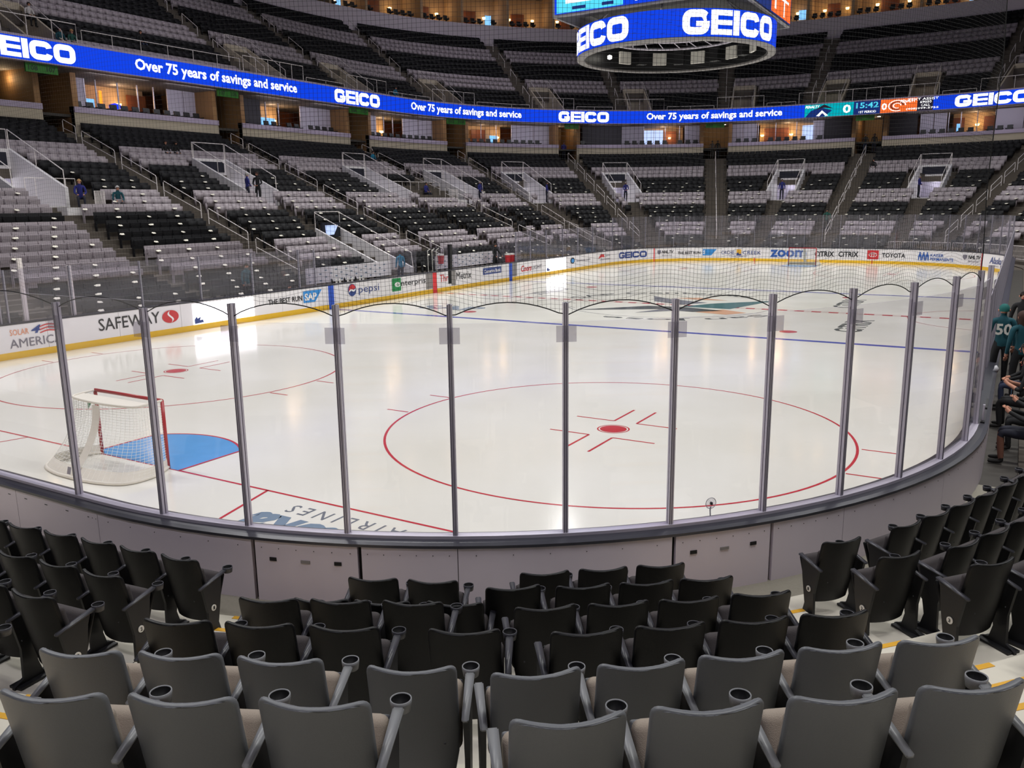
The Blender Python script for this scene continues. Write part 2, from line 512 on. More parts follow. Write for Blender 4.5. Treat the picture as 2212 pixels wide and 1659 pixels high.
def on_ice(shape, o, ux, uy, z, name, m, parent):
    v, f = shape
    mb = MB(); mb.add([(o[0] + x * ux[0] + y * uy[0], o[1] + x * ux[1] + y * uy[1], z) for x, y in v], f)
    ob = mb.build(name, m, parent)
    return ob
# ================================================================== LARGE STRUCTURE
TREAD = [.40, .60, .80, 1.05, 1.36, 1.71]
while len(TREAD) < 25: TREAD.append(TREAD[-1] + .365)
ROW_R = [9.95 + .835 * i for i in range(25)]
MAIN_AISLES = [-18.9, 2.0, 15.9, 28.1, 41.9, 62.8, 86.3, 115.2, 138.3, 161.4, 190.3]
MID_AISLES = [8.7, 22.0, 35.2, 46.5, 68.5, 93.0, 130.9, 147.4, 172.5]
ROW_GREY = set([5, 6, 7, 12, 13, 14, 19, 20, 21])

# ground slab under everything
mb = MB(); mb.prism([(-60, -45), (60, -45), (60, 110), (-60, 110)], -0.6, -0.25)
structure(mb.build('floor', 'dark_floor'), 'dark concrete arena floor below the stands', 'floor')
# walkway between the boards and the first row
for _a, _b, _m, _l in ((0, 232, 'concrete', 'dim concrete walkway behind the far boards'), (232, 281, 'dark_floor', 'shadow-coloured walkway along the right-hand boards'), (281, TT, 'diamond_plate', 'grey metal-plate walkway behind the corner boards')):  # right-hand piece takes a dark colour that stands in for shadow
    mb = MB(); mb.sweep([(8.70, -0.2), (8.70, .36), (9.31, .36), (9.31, -0.2)], _a, _b)
    structure(mb.build('floor_walkway', _m), _l, 'floor')

def terrace(name, label, t0, t1, rows, m, treads=TREAD, radii=ROW_R, front=.66, back=.175, depth=.75, cuts=(), cut_rows=()):
    root = structure(thing(name, label, 'terrace'))
    for i in rows:
        z = treads[i]; ends = [t0]
        for c, hw in (cuts if i in cut_rows else ()):
            if t0 < c < t1: ends += [advance(c, -hw, radii[i]), advance(c, hw, radii[i])]
        ends.append(t1)
        for a, b in zip(ends[0::2], ends[1::2]):
            mb = MB()
            mb.sweep([(radii[i] - front, z - depth), (radii[i] - front, z), (radii[i] + back, z), (radii[i] + back, z - depth)], a, b)
            mb.build('terrace_step', m, root)
    return root
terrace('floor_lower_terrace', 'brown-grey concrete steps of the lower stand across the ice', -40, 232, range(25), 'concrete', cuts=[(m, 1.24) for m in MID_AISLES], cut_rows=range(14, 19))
terrace('floor_near_terrace', 'glare-lightened concrete steps of the stand in the foreground', 284, TT - 40, range(12), 'near_concrete')
terrace('floor_side_terrace', 'shadow-coloured concrete steps of the stand along the right boards', 232, 284, range(12), 'concrete')  # darker concrete than the foreground steps, painting in the shadow here

UP_N = 17
UP_R = [29.4 + 12.0 * i / 16 for i in range(UP_N)]
UP_Z = [13.15 + 8.2 * i / 16 for i in range(UP_N)]
UP_GREY = set([5, 6, 7, 12, 13, 14])
UP_AISLES = [13.0, 29.2, 39.6, 56.5, 79.1, 96.6, 116.8, 132.2, 154.0]
UP_PORTS = [14.8, 31.6, 41.4, 60.5, 82.5, 100.2, 120.0, 134.9, 143.0, 157.0]
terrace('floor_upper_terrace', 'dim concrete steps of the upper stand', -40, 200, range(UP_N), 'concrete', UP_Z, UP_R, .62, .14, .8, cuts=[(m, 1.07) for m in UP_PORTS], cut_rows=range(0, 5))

# parapet wall at the top of the lower stand, broken by the stair tunnels
TUNNELS = [(1.0, 3.0), (14.9, 16.8), (27.25, 29.35), (40.7, 43.1), (60.7, 64.9), (84.5, 88.2), (112.9, 117.5), (137.25, 139.65), (159.4, 163.4)]
BAYS = []
prev = -22.0
for a, b in TUNNELS + [(186, 190)]:
    BAYS.append((prev, a)); prev = b
wall_root = structure(thing('wall_suite_parapet', 'beige parapet wall above the top row of the lower stand', 'wall'))
for a, b in BAYS:
    mb = MB(); mb.sweep([(30.25, 8.3), (30.25, 10.1), (30.6, 10.1), (30.6, 8.3)], a, b)
    p = mb.build('wall_panel', 'parapet', wall_root)
    mb = MB(); mb.sweep([(30.18, 10.1), (30.18, 10.42), (30.7, 10.46), (30.7, 10.1)], a, b)
    mb.build('wall_cap', 'parapet_cap', wall_root)
# suite floor, ceiling (soffit), back wall
mb = MB(); mb.sweep([(30.65, 9.85), (30.65, 10.0), (37, 10.0), (37, 9.85)], -40, 200)
structure(mb.build('floor_suite_level', 'dark_floor'), 'dark floor of the suite level', 'floor')
mb = MB(); mb.sweep([(28.75, 12.3), (28.75, 12.5), (37, 12.62), (37, 12.42)], -40, 200)
structure(mb.build('ceiling_suite_level', 'soffit'), 'grey soffit above the suite level', 'ceiling')
mb = MB(); mb.sweep([(36.4, 9.6), (36.4, 12.6), (36.7, 12.6), (36.7, 9.6)], -40, 200)
structure(mb.build('wall_suite_back', 'wood'), 'brown back wall of the suites', 'wall')
# tan walls either side of each tunnel
tw = structure(thing('wall_tunnels', 'tan side walls of the stair tunnels under the blue ribbon screen', 'wall'))
for a, b in TUNNELS:
    for s, t in ((-1, a), (1, b)):
        mb = MB()
        t2 = advance(t, s * 0.35, 31)
        lo, hi = min(t, t2), max(t, t2)
        mb.sweep([(30.3, 8.3), (30.3, 12.45), (35.5, 12.5), (35.5, 8.3)], lo, hi)
        mb.build('wall_panel', 'tan_wall', tw)
    mb = MB(); mb.sweep([(30.2, 8.2), (30.2, 8.9), (36, 8.95), (36, 8.2)], a, b)
    mb.build('tunnel_floor', 'concrete', tw)
    mb = MB(); mb.sweep([(35.4, 8.9), (35.4, 12.45), (35.6, 12.45), (35.6, 8.9)], a, b)
    mb.build('tunnel_end', 'cream_wall', tw)
# band below the upper suites, and the upper suite rooms
mb = MB(); mb.sweep([(41.75, 21.5), (41.75, 23.65), (42.1, 23.65), (42.1, 21.5)], -40, 200)
structure(mb.build('wall_upper_band', 'band'), 'pale grey curved band below the upper suites', 'wall')
mb = MB(); mb.sweep([(41.8, 23.3), (41.8, 23.4), (47, 23.4), (47, 23.3)], -40, 200)
structure(mb.build('floor_upper_suites', 'dark_floor'), 'floor of the upper suites', 'floor')
mb = MB(); mb.sweep([(46.8, 23.3), (46.8, 28.0), (47.1, 28.0), (47.1, 23.3)], -40, 200)
structure(mb.build('wall_upper_suite_back', 'cream_wall'), 'cream back wall of the upper suites', 'wall')
mb = MB(); mb.sweep([(42.3, 27.6), (42.3, 27.9), (47, 27.9), (47, 27.6)], -40, 200)
structure(mb.build('ceiling_upper_suites', 'soffit'), 'grey ceiling of the upper suites', 'ceiling')

# ================================================================== ICE
ice_root = thing('ice_sheet', 'bright white ice sheet with painted hockey markings', 'ice')
mb = MB()
ts = tsamples(0, TT - 1e-4, 1.5)
mb.prism([ring(RB + .05, t) for t in ts], -0.2, 0.0)
mb.build('ice_surface', 'ice', ice_root)
Z1, Z2, Z3 = .002, .004, .006
def ice_rect(x0, y0, x1, y1, m, name, z=Z1):
    return MB().add([(x0, y0, z), (x1, y0, z), (x1, y1, z), (x0, y1, z)], [(0, 1, 2, 3)]).build(name, m, ice_root)
def ice_line(p, q, w, m, name, z=Z1):
    d = Vector((q[0] - p[0], q[1] - p[1])); d.normalize(); n = Vector((-d.y, d.x)) * (w / 2)
    return MB().add([(p[0] - n.x, p[1] - n.y, z), (q[0] - n.x, q[1] - n.y, z), (q[0] + n.x, q[1] + n.y, z), (p[0] + n.x, p[1] + n.y, z)], [(0, 1, 2, 3)]).build(name, m, ice_root)
def ice_arc(c, r, w, a0, a1, m, name, z=Z1, n=72):
    v = []; f = []
    for i in range(n + 1):
        a = rad(a0 + (a1 - a0) * i / n)
        v += [(c[0] + (r - w / 2) * cos(a), c[1] + (r - w / 2) * sin(a), z), (c[0] + (r + w / 2) * cos(a), c[1] + (r + w / 2) * sin(a), z)]
    for i in range(n): f.append((2 * i, 2 * i + 1, 2 * i + 3, 2 * i + 2))
    return MB().add(v, f).build(name, m, ice_root)
def ice_disc(c, r, m, name, z=Z1):
    return MB().add([(x, y, z) for x, y in circle_poly(c[0], c[1], r, r, 32)], [tuple(range(32))]).build(name, m, ice_root)
def half_width(y):
    d = min(y, 60.96 - y)
    if d >= RB: return 12.95
    return CX + math.sqrt(max(0, RB * RB - (RB - d) ** 2))
for y in (3.35, 57.61):
    w = half_width(y); ice_rect(-w, y - .025, w, y + .025, 'paint_red', 'goal_line')
for y in (22.6, 38.36):
    ice_rect(-12.95, y - .15, 12.95, y + .15, 'paint_blue', 'blue_line')
for s in (-1, 1):
    ice_rect(-12.95, 30.48 + s * .15 - .02, 12.95, 30.48 + s * .15 + .02, 'paint_red', 'center_line_edge')
x = -12.8
while x < 12.8:
    ice_rect(x, 30.36, x + .38, 30.60, 'paint_red', 'center_line_dash'); x += .68
ice_arc((12.95, 30.48), 3.05, .05, 90, 270, 'paint_red', 'referee_crease')
for cx in (-6.706, 6.706):
    for cy, e in ((9.45, 1), (51.51, 1)):
        ice_arc((cx, cy), 4.572, .05, 0, 360, 'paint_red', 'faceoff_circle', n=120)
        ice_disc((cx, cy), .27, 'paint_red', 'faceoff_spot')
        ice_arc((cx, cy), .315, .03, 0, 360, 'paint_red', 'faceoff_spot_rim', n=32)
        for sx in (-1, 1):
            for sy in (-1, 1):
                mbl = MB()
                px, py = cx + sx * .25, cy + sy * .61
                for (q, w) in (((px + sx * .87, py), .05), ((px, py + sy * 1.08), .05)):
                    d = Vector((q[0] - px, q[1] - py)); d.normalize(); n = Vector((-d.y, d.x)) * (w / 2)
                    mbl.add([(px - n.x, py - n.y, Z1), (q[0] - n.x, q[1] - n.y, Z1), (q[0] + n.x, q[1] + n.y, Z1), (px + n.x, py + n.y, Z1)], [(0, 1, 2, 3)])
                mbl.build('faceoff_mark', 'paint_red', ice_root)
                ice_line((cx + sx * 4.57, cy + sy * .81), (cx + sx * 5.16, cy + sy * .81), .05, 'paint_red', 'hash_mark')
    for cy in (24.38, 36.58):
        ice_disc((cx, cy), .305, 'paint_red', 'faceoff_spot')
ice_arc((0, 30.48), 4.572, .05, 0, 360, 'paint_grey', 'center_circle', n=100)
# creases and trapezoids
for y, s in ((3.35, 1), (57.61, -1)):
    a = math.degrees(math.acos(1.22 / 1.83))
    arc = [(1.83 * cos(rad(a + (180 - 2 * a) * i / 24)), y + s * 1.83 * sin(rad(a + (180 - 2 * a) * i / 24))) for i in range(25)]
    poly = [(1.22, y)] + arc + [(-1.22, y)]
    MB().add([(px, py, Z2) for px, py in poly], [tuple(range(len(poly)))]).build('crease', 'paint_crease', ice_root)
    ice_arc((0, y), 1.83, .05, a if s > 0 else -a, 180 - a if s > 0 else -180 + a, 'paint_red', 'crease_line', Z3, 30)
    for sx in (-1, 1):
        ice_line((sx * 1.22, y), (sx * 1.22, y + s * 1.364), .05, 'paint_red', 'crease_line', Z3)
        ice_line((sx * 3.38, y), (sx * 4.27, y - s * 3.3), .05, 'paint_red', 'trapezoid_line')
# lettering on the ice
on_ice(text_shape('A I R L I N E S', 0.005), (6.42, 3.08), (-2.12, 0), (0, -.30), Z1, 'lettering', 'paint_grey', ice_root)
on_ice(text_shape('Alaska', 0.035, 0.3), (6.75, 2.66), (-2.75, 0), (0, -1.0), Z1, 'lettering', 'paint_slate', ice_root)
for x0, y0, up in ((8.95, 25.2, -1), (7.6, 32.4, -1)):
    on_ice(text_shape('CiTRIX', 0.02), (x0, y0), (0, 3.5), (up * .95, 0), Z1, 'lettering', 'paint_dark', ice_root)
on_ice(text_shape('CiTRIX', 0.02), (-8.2, 35.2), (0, -3.4), (.95, 0), Z1, 'lettering', 'paint_grey', ice_root)
on_ice(text_shape('SAP', 0.04), (-9.6, 24.4), (3.0, 0.4), (-.2, 1.3), Z1, 'lettering', 'paint_slate', ice_root)
def ice_ring_text(s, a_start, a_end, r0, r1, m):
    """letters along a circle round the centre spot, tops outward, read clockwise"""
    v, f = text_shape(s, 0.01)
    pts = []
    for x, y in v:
        a = rad(a_start + (a_end - a_start) * x); r = r0 + (r1 - r0) * y
        pts.append((r * cos(a), 30.48 + r * sin(a), Z1))
    return MB().add(pts, f).build('lettering', m, ice_root)
ice_ring_text('San Jose', -22, -100, 4.75, 5.5, 'paint_dark')
ice_ring_text('SAP Center at', 172, 60, 4.75, 5.5, 'paint_dark')
# centre emblem, flat painted shapes
def emblem(poly, m, z=Z2):
    MB().add([(px, py, z) for px, py in poly], [tuple(range(len(poly)))]).build('emblem_shape', m, ice_root)
emblem([(-2.9, 26.9), (0.2, 28.6), (1.9, 28.3), (2.9, 29.2), (1.0, 29.8), (-0.6, 29.6)], 'paint_dark')
emblem([(-0.2, 27.1), (0.9, 28.2), (1.9, 28.9), (0.4, 28.7)], 'paint_grey', Z3)
emblem([(0.8, 29.9), (3.0, 29.9), (3.9, 33.8), (1.7, 31.6)], 'paint_teal')
emblem([(-1.9, 33.6), (-1.0, 31.4), (0.6, 30.6), (1.4, 31.8), (-0.7, 32.6)], 'paint_grey')
emblem([(2.0, 28.3), (3.4, 28.0), (4.0, 28.9), (2.8, 29.6)], 'paint_orange')
emblem([(-0.6, 33.1), (0.6, 32.8), (2.0, 33.0), (0.4, 33.7)], 'paint_orange')

# ================================================================== BOARDS
CAP_Z = 1.07
boards = thing('rink_boards', 'white dasher boards with yellow kick plate ringing the ice', 'boards')
def board_run(edges):
    for a, b in zip(edges[:-1], edges[1:]):
        g0 = advance(a, .006, RB); g1 = advance(b, -.006, RB)
        mb = MB(); mb.sweep([(RB, 0.0), (RB, CAP_Z - .02), (RB + .05, CAP_Z - .02), (RB + .05, 0.0)], g0, g1)
        mb.build('board_panel', 'board_white', boards)
        mb = MB(); mb.sweep([(RB - .012, 0.0), (RB - .012, .20), (RB + .002, .21), (RB + .002, 0.0)], a, b)
        mb.build('kick_plate', 'kick_yellow', boards)
def along(t0, t1, step):
    out = [t0]; L = arclen(t0, t1, RB); n = max(1, round(L / step))
    for i in range(1, n): out.append(advance(t0, L * i / n, RB))
    return out + [t1]
edges = along(-44, 21.2, 2.44) + along(21.2, 30.55, 2.34)[1:] + along(30.55, 43.9, 2.44)[1:] + along(43.9, 133.9, 2.44)[1:] + along(133.9, 142.74, 2.2)[1:] + along(142.74, 232.74, 2.44)[1:] + along(232.74, 276.64, 2.44)[1:] + along(276.64, 366.64, 2.24)[1:] + along(366.64, TT - 44, 2.44)[1:]
board_run(edges)
mb = MB(); mb.sweep([(RB - .02, CAP_Z - .02), (RB - .02, CAP_Z + .02), (RB + .04, CAP_Z + .035), (RB + .25, CAP_Z + .015), (RB + .305, CAP_Z + .0), (RB + .305, CAP_Z - .03), (RB, CAP_Z - .03)], 276.64 - 44, 375.48 + 60)
mb.build('cap_rail', 'cap_dark', boards)
mb = MB(); mb.sweep([(RB - .02, CAP_Z - .02), (RB - .02, CAP_Z + .03), (RB + .22, CAP_Z + .03), (RB + .22, CAP_Z - .02)], -30, 276.64 - 44)
mb.build('cap_rail', 'cap_dark', boards)
# rear faces seen from the foreground
back_edges = [-100 - 12, -100 + 0.0, -88.92, -74.5, -66.8, -60.2, -45.5, -37.8, -31.0, -17, -4, 6]
WIDE = (-74.5, -66.8, -45.5, -37.8)
def back_t(d): return 276.64 - d if d >= -90 else 366.64 + (-90 - d) * .15
for k in range(len(back_edges) - 1):
    d0, d1 = back_edges[k], back_edges[k + 1]
    ta, tb = back_t(d1), back_t(d0)
    mb = MB(); mb.sweep([(RB + .24, .30), (RB + .24, CAP_Z - .03), (RB + .29, CAP_Z - .03), (RB + .29, .30)], advance(ta, .022 if d1 in WIDE else .004, RB + .29), advance(tb, -.022 if d0 in WIDE else -.004, RB + .29))
    p = mb.build('back_panel', 'board_back', boards)
    if k in (3, 6):           # gate panels with latch slots
        for frac, m, w, h in ((.19, 'gap_black', .075, .038), (.50, 'grey_door', .10, .032), (.80, 'gap_black', .075, .038)):
            tm = tb + (ta - tb) * frac
            dt = w / 2 / (RB * pi / 180)
            mb = MB(); mb.sweep([(RB + .285, .82), (RB + .285, .82 + h), (RB + .296, .82 + h), (RB + .296, .82)], tm - dt, tm + dt)
            mb.build('latch_slot', m, p)
    n_s = 6
    for i in range(n_s):      # screw heads
        tm = tb + (ta - tb) * (i + .5) / n_s
        dt = .004 / (RB * pi / 180)
        mb = MB(); mb.sweep([(RB + .286, .955), (RB + .286, .963), (RB + .293, .963), (RB + .293, .955)], tm - dt, tm + dt)
        mb.build('screw', 'ink', p)
mb = MB(); mb.sweep([(RB + .12, .05), (RB + .12, CAP_Z - .03), (RB + .235, CAP_Z - .03), (RB + .235, .05)], 276.64 - 10, 375.48 + 40)
mb.build('board_core', 'gap_black', boards)
# painted bars on the boards at the lines
def bar(t, w, m):
    mb = MB(); mb.sweep([(RB - .016, 0.0), (RB - .016, CAP_Z - .02), (RB - .002, CAP_Z - .02), (RB - .002, 0.0)], advance(t, -w / 2, RB), advance(t, w / 2, RB))
    mb.build('line_bar', m, boards)
bar(22.6 - CY0, .34, 'line_blue'); bar(38.3 - CY0, .34, 'line_blue'); bar(30.5 - CY0, .34, 'line_red')
for t in (80.45, 197.25, ): bar(t, .08, 'line_red')
for t in (134.0, 142.55):
    mb = MB(); mb.sweep([(RB - .016, 0.0), (RB - .016, .24), (RB - .002, .24), (RB - .002, 0.0)], t - .03, t + .03); mb.build('line_bar', 'line_red', boards)
# bench doors
for y0, y1 in ((29.72, 30.30), (38.50, 39.05), (32.02, 32.45)):
    mb = MB(); mb.sweep([(RB - .008, .24), (RB - .008, CAP_Z - .03), (RB - .002, CAP_Z - .03), (RB - .002, .24)], y0 - CY0, y1 - CY0)
    mb.build('bench_door', 'grey_door', boards)
mb = MB(); mb.sweep([(RB - .012, .36), (RB - .012, 1.16), (RB - .002, 1.16), (RB - .002, .36)], 31.74 - CY0, 32.04 - CY0); mb.build('bench_gap', 'gap_black', boards)

def L(y): return y - CY0
def ad(s, y0, y1, z0, z1, m, bold=.012, shear=0, R=RB, conv=L):
    return ribbon_text(s, R, conv(y0), conv(y1), z0, z1, m, boards, bold, shear, .02)
def ad_poly(poly, y0, y1, z0, z1, m, conv=L, off=.020):
    v = np.array(poly, float)
    return on_ring((v, [tuple(range(len(poly)))]), RB, conv(y0), conv(y1), z0, z1, 'emblem', m, boards, off)
ident = lambda t: t
# left boards
ad('SOLAR', 7.42, 8.95, .72, .90, 'ad_orange', .004)
ad('4', 9.02, 9.34, .71, .96, 'ad_navy', .03, .3)
ad('AMERICA', 7.15, 10.0, .33, .60, 'ad_grey', .0)
for k in range(3):
    xs = np.linspace(0, 1, 14); base = .12 + .30 * k
    up = [(x, base + .11 + .09 * sin(2 * pi * x - .6) + .10 * x) for x in xs]; dn = [(x, base + .09 * sin(2 * pi * x - .6) + .10 * x) for x in xs[::-1]]
    ad_poly(up + dn, 9.30, 10.05, .66, .98, 'ad_red')
ad('SAFEWAY', 11.3, 13.68, .48, .89, 'ad_black', .004)
ad_poly(circle_poly(.5, .5, .5, .5, 32), 13.78, 14.48, .42, .88, 'ad_red')
xs = np.linspace(0, 1, 16)
ad_poly([(.5 + .13 * sin(2 * pi * x) + .07 * sin(pi * x), x) for x in xs] + [(.5 + .13 * sin(2 * pi * x) - .07 * sin(pi * x), x) for x in xs[::-1]], 13.78, 14.48, .42, .88, 'ad_white', L, .026)
def led_board(y0, y1):
    mb = MB(); mb.sweep([(RB - .016, .215), (RB - .016, .985), (RB + .01, .985), (RB + .01, .215)], L(y0), L(y1)); return mb.build('led_panel', 'led_panel', boards)
led_board(15.12, 18.08); led_board(42.82, 45.6)
for ya in (15.16, 42.86):
    ad_poly([(0, 0), (1, .1), (.9, .5), (.6, .45), (.7, .9), (.35, .7), (.25, 1), (0, .6)], ya, ya + .42, .24, .52, 'ad_navy')
ad('THE BEST RUN', 18.85, 20.78, .56, .78, 'ad_black', .018)
ad_poly([(0, 0), (.62, 0), (1, 1), (0, 1)], 20.86, 22.0, .44, .94, 'ad_sky')
ad('SAP', 20.92, 21.66, .53, .84, 'ad_white', .04).location = (.01, 0, 0)
ad_poly(circle_poly(.5, .5, .5, .5, 28), 23.72, 24.28, .44, 1.0, 'ad_navy')
ad_poly(circle_poly(.5, .5, .5, .5, 20, 20, 195), 23.76, 24.24, .46, .98, 'ad_red', L, .024)
ad_poly([(0, .45), (.3, .62), (.7, .5), (1, .66), (1, .5), (.7, .34), (.3, .46), (0, .3)], 23.76, 24.24, .46, .98, 'ad_white', L, .028)
ad('pepsi', 24.45, 25.92, .44, .86, 'ad_navy', -.005)
ad_poly([(0, 0), (1, 0), (1, 1), (0, 1)], 26.92, 27.62, .38, 1.01, 'ad_green')
ad('e', 27.10, 27.55, .58, .82, 'ad_white', .02).location = (.01, 0, 0)
ad('nterpris', 27.64, 29.68, .50, .86, 'ad_black', .0)
ad('Thr', 30.95, 31.72, .52, .90, 'ad_red', .0)
ad('Metrix', 32.5, 33.98, .52, .92, 'ad_black', .0)
ad_poly([(0, 0), (1, 0), (1, 1), (0, 1)], 35.2, 37.2, .58, .95, 'ad_navy')
ad('Comerica Bank', 35.3, 37.1, .66, .86, 'ad_white', .02).location = (.01, 0, 0)
ad('Coors', 39.55, 40.85, .44, .82, 'ad_red', .02, .2)
ad('LIGHT', 40.92, 42.2, .50, .74, 'ad_grey', .0)
ad_poly(circle_poly(.5, .5, .5, .5, 24), 37.75, 38.4, .50, .92, 'ad_black', ident)
ad_poly(circle_poly(.5, .5, .34, .34, 24), 37.75, 38.4, .50, .92, 'ad_sky', ident, .026)
ad('bmwusa.com', 38.7, 40.85, .58, .76, 'ad_grey', .0, conv=ident)
ad('Sports', 43.4, 46.7, .64, .86, 'ad_grey', .0, .25, conv=ident)
ad('CALIFORNIA', 42.5, 46.7, .44, .55, 'ad_grey', .0, conv=ident)
ad_poly([(0, 0), (.55, .35), (1, .2), (.9, 1), (.4, 1)], 42.2, 43.3, .58, .88, 'ad_red', ident)
on_ring(wide_word(.25), RB, 55.3, 75.8, .40, .88, 'lettering', 'ad_navy', boards, .02)
for a, b in ((82.4, 91.85), (185.35, 196.3)):
    w = b - a
    ad_poly([(0, 1), (1, 1), (1, .35), (.5, 0), (0, .35)], a, a + .22 * w, .55, .88, 'ad_grey', ident)
    ad('NHL.TV', a + .28 * w, b, .62, .86, 'ad_black', .03, .2, conv=ident)
    ad('Blackout free', a + .30 * w, b - .1 * w, .42, .54, 'ad_grey', .0, conv=ident)
ad('THE BEST RUN', 94.2, 106.45, .52, .74, 'ad_black', .02, conv=ident)
ad_poly([(0, 0), (.62, 0), (1, 1), (0, 1)], 107.65, 114.9, .42, .90, 'ad_sky', ident)
ad('SAP', 107.9, 112.4, .52, .82, 'ad_white', .04, conv=ident).location = (0, -.01, 0)
ad('CACHE', 117.3, 124.0, .50, .78, 'ad_navy', .0, conv=ident)
ad_poly([(0, 0), (1, 0), (1, 1), (0, 1)], 125.2, 127.6, .42, .88, 'ad_gold', ident)
ad_poly([(0, 0), (1, 0), (1, .35), (.6, .2), (.3, .5), (0, .3)], 125.2, 127.6, .42, .88, 'ad_navy', ident, .026)
ad('CREEK', 128.4, 134.5, .50, .78, 'ad_navy', .0, conv=ident)
ad('CASINO RESORT', 121.5, 131, .30, .40, 'ad_navy', .0, conv=ident)
ad('zoom', 135.2, 137.9, .34, .90, 'ad_blue', .03, conv=ident)
ad('CiTRIX', 138.5, 139.9, .44, .84, 'ad_black', .03, conv=ident)
ad('CiTRIX', 140.2, 141.6, .44, .84, 'ad_black', .03, conv=ident)
ad_poly([(0, 0), (1, 0), (1, 1), (0, 1)], 142.2, 144.3, .32, .96, 'ad_red', ident)
for rx, ry in ((.36, .26), (.14, .25), (.30, .10)):
    n = 24; o = circle_poly(.5, .5 if ry != .10 else .62, rx, ry, n); i_ = circle_poly(.5, .5 if ry != .10 else .62, rx - .045, ry - .045, n)
    v = np.array(o + i_); f = [(k, (k + 1) % n, n + (k + 1) % n, n + k) for k in range(n)]
    on_ring((v, f), RB, 142.2, 144.3, .32, .96, 'emblem', 'ad_white', boards, .026)
ad('TOYOTA', 145.75, 156.5, .46, .78, 'ad_black', .02, conv=ident)
for k in range(3):
    a = 162.5 + k * 1.75
    ad_poly(circle_poly(.5, .86, .18, .12, 16), a, a + 1.75, .34, .94, 'ad_blue', ident)
    ad_poly([(.05, 0), (.3, 0), (.4, .45), (.6, .45), (.7, 0), (.95, 0), (.95, .55), (.75, .74), (.25, .74), (.05, .55)], a, a + 1.75, .34, .94, 'ad_blue', ident)
ad('KAISER', 168.4, 175, .62, .82, 'ad_blue', .01, conv=ident)
ad('PERMANENTE', 168.4, 180.3, .36, .56, 'ad_blue', .01, conv=ident)
ad('Alaska', 203.1, 214.5, .46, .88, 'ad_navy', .01, .25, conv=ident)
ad('AIRLINES', 204, 212, .30, .38, 'ad_grey', .0, conv=ident)

# ================================================================== GLASS SHIELD
shield = thing('rink_shield', 'clear glass shield on aluminium posts above the boards', 'glass')
POST_T = [arc_t(-90.4 + 7.5 * k) for k in range(13)]         # k=0 at the near straight ... k=12 at the right side
GR = 8.66
def post(t, z1, w=.05, d=.075, m='alu', par=shield, z0=CAP_Z, R=GR):
    x, y = ring(R, t); rz = facing(t)
    mb = MB()
    zc, hh = (z0 + z1) / 2, z1 - z0
    mb.box((0, -.022, zc), (w, .03, hh)); mb.box((0, .022, zc), (w, .03, hh)); mb.box((0, 0, zc), (w * .45, d, hh))
    for gx in (-.3, .12): mb.box((gx * w, -.0385, zc), (.006, .004, hh), 0, 1)
    return mb.build('support_post', [m, 'groove'], par, loc=(x, y, 0), rz=rz)
def pane(ta, tb, z0, z1, m, R=GR, gap=.02, th=.012, edge='alu', par=shield):
    a = advance(ta, gap, R); b = advance(tb, -gap, R)
    (x0, y0), (x1, y1) = ring(R, a), ring(R, b)
    nx, ny = outward((a + b) / 2); h = th / 2
    mb = MB()
    mb.add([(x0 - nx * h, y0 - ny * h, z0), (x1 - nx * h, y1 - ny * h, z0), (x1 - nx * h, y1 - ny * h, z1), (x0 - nx * h, y0 - ny * h, z1),
            (x0 + nx * h, y0 + ny * h, z0), (x1 + nx * h, y1 + ny * h, z0), (x1 + nx * h, y1 + ny * h, z1), (x0 + nx * h, y0 + ny * h, z1)],
           [(0, 1, 2, 3), (7, 6, 5, 4)], 0)
    mb.add([mb.v[i] for i in range(8)], [(3, 2, 6, 7)], 1)
    mb.add([mb.v[i] for i in range(8)], [(0, 3, 7, 4), (1, 5, 6, 2)], 0)
    return mb.build('glass_pane', [m, edge], par)
def bracket(t, z0, z1):
    x, y = ring(GR + .03, t)
    mb = MB(); mb.box((0, -.03, (z0 + z1) / 2), (.20, .012, z1 - z0))
    p = mb.build('bracket_plate', 'bracket_plastic', shield, loc=(x, y, 0), rz=facing(t))
    mb = MB()
    for zz in (z0 + .03, z1 - .03): mb.box((0, -.045, zz), (.012, .012, .012))
    return p
for k, t in enumerate(POST_T):
    post(t, 3.50 if k > 1 else 3.42)
    bracket(t, 3.12, 3.28)
    if k < 12:
        pane(POST_T[k + 1], t, CAP_Z + .03, 3.5 if k < 2 else 3.31, 'glass')
tp = POST_T[0]
for k in range(3):
    tn = tp + 1.99 if tp > 366 else tp + 1.99
    pane(tp, tn, CAP_Z + .03, 3.5, 'glass'); post(tn, 3.42); bracket(tn, 3.12, 3.28); tp = tn
# sill channel that holds the panes
mb = MB(); mb.sweep([(GR - .05, CAP_Z + .02), (GR - .05, CAP_Z + .055), (GR + .05, CAP_Z + .055), (GR + .05, CAP_Z + .02)], POST_T[12], tp); mb.build('sill_channel', 'alu', shield)
# far shield: left side, far end, right side
def run(tl, z1, R=8.62, m='glass_far', pw=.045):
    for a, b in zip(tl[:-1], tl[1:]):
        pane(a, b, CAP_Z + .03, z1, m, R, .03)
    for t in tl: post(t, z1, pw, .06, 'far_alu', shield, CAP_Z, R)
run([L(y) for y in (6.4, 8.0, 10.55, 13.13, 15.65, 18.2, 20.8, 21.75)], 2.72)
run([L(39.1), L(40.9), L(43.0), L(45.3), L(47.6), L(50.0)] + along(43.9, 50, 1.2)[1:], 2.9)
run(along(50, 133.9, 1.22) + along(133.9, 142.74, 1.25)[1:] + along(142.74, 226, 1.22)[1:], 3.5, pw=.028)
run(along(226, 276.2, 2.4), 2.7, m='glass', pw=.05)

for y in (9.05, 10.62):                      # thick white stanchions at the left
    post(L(y), 3.05 if y < 10 else 2.72, .13, .13, 'white_pipe', shield, CAP_Z, 8.72)
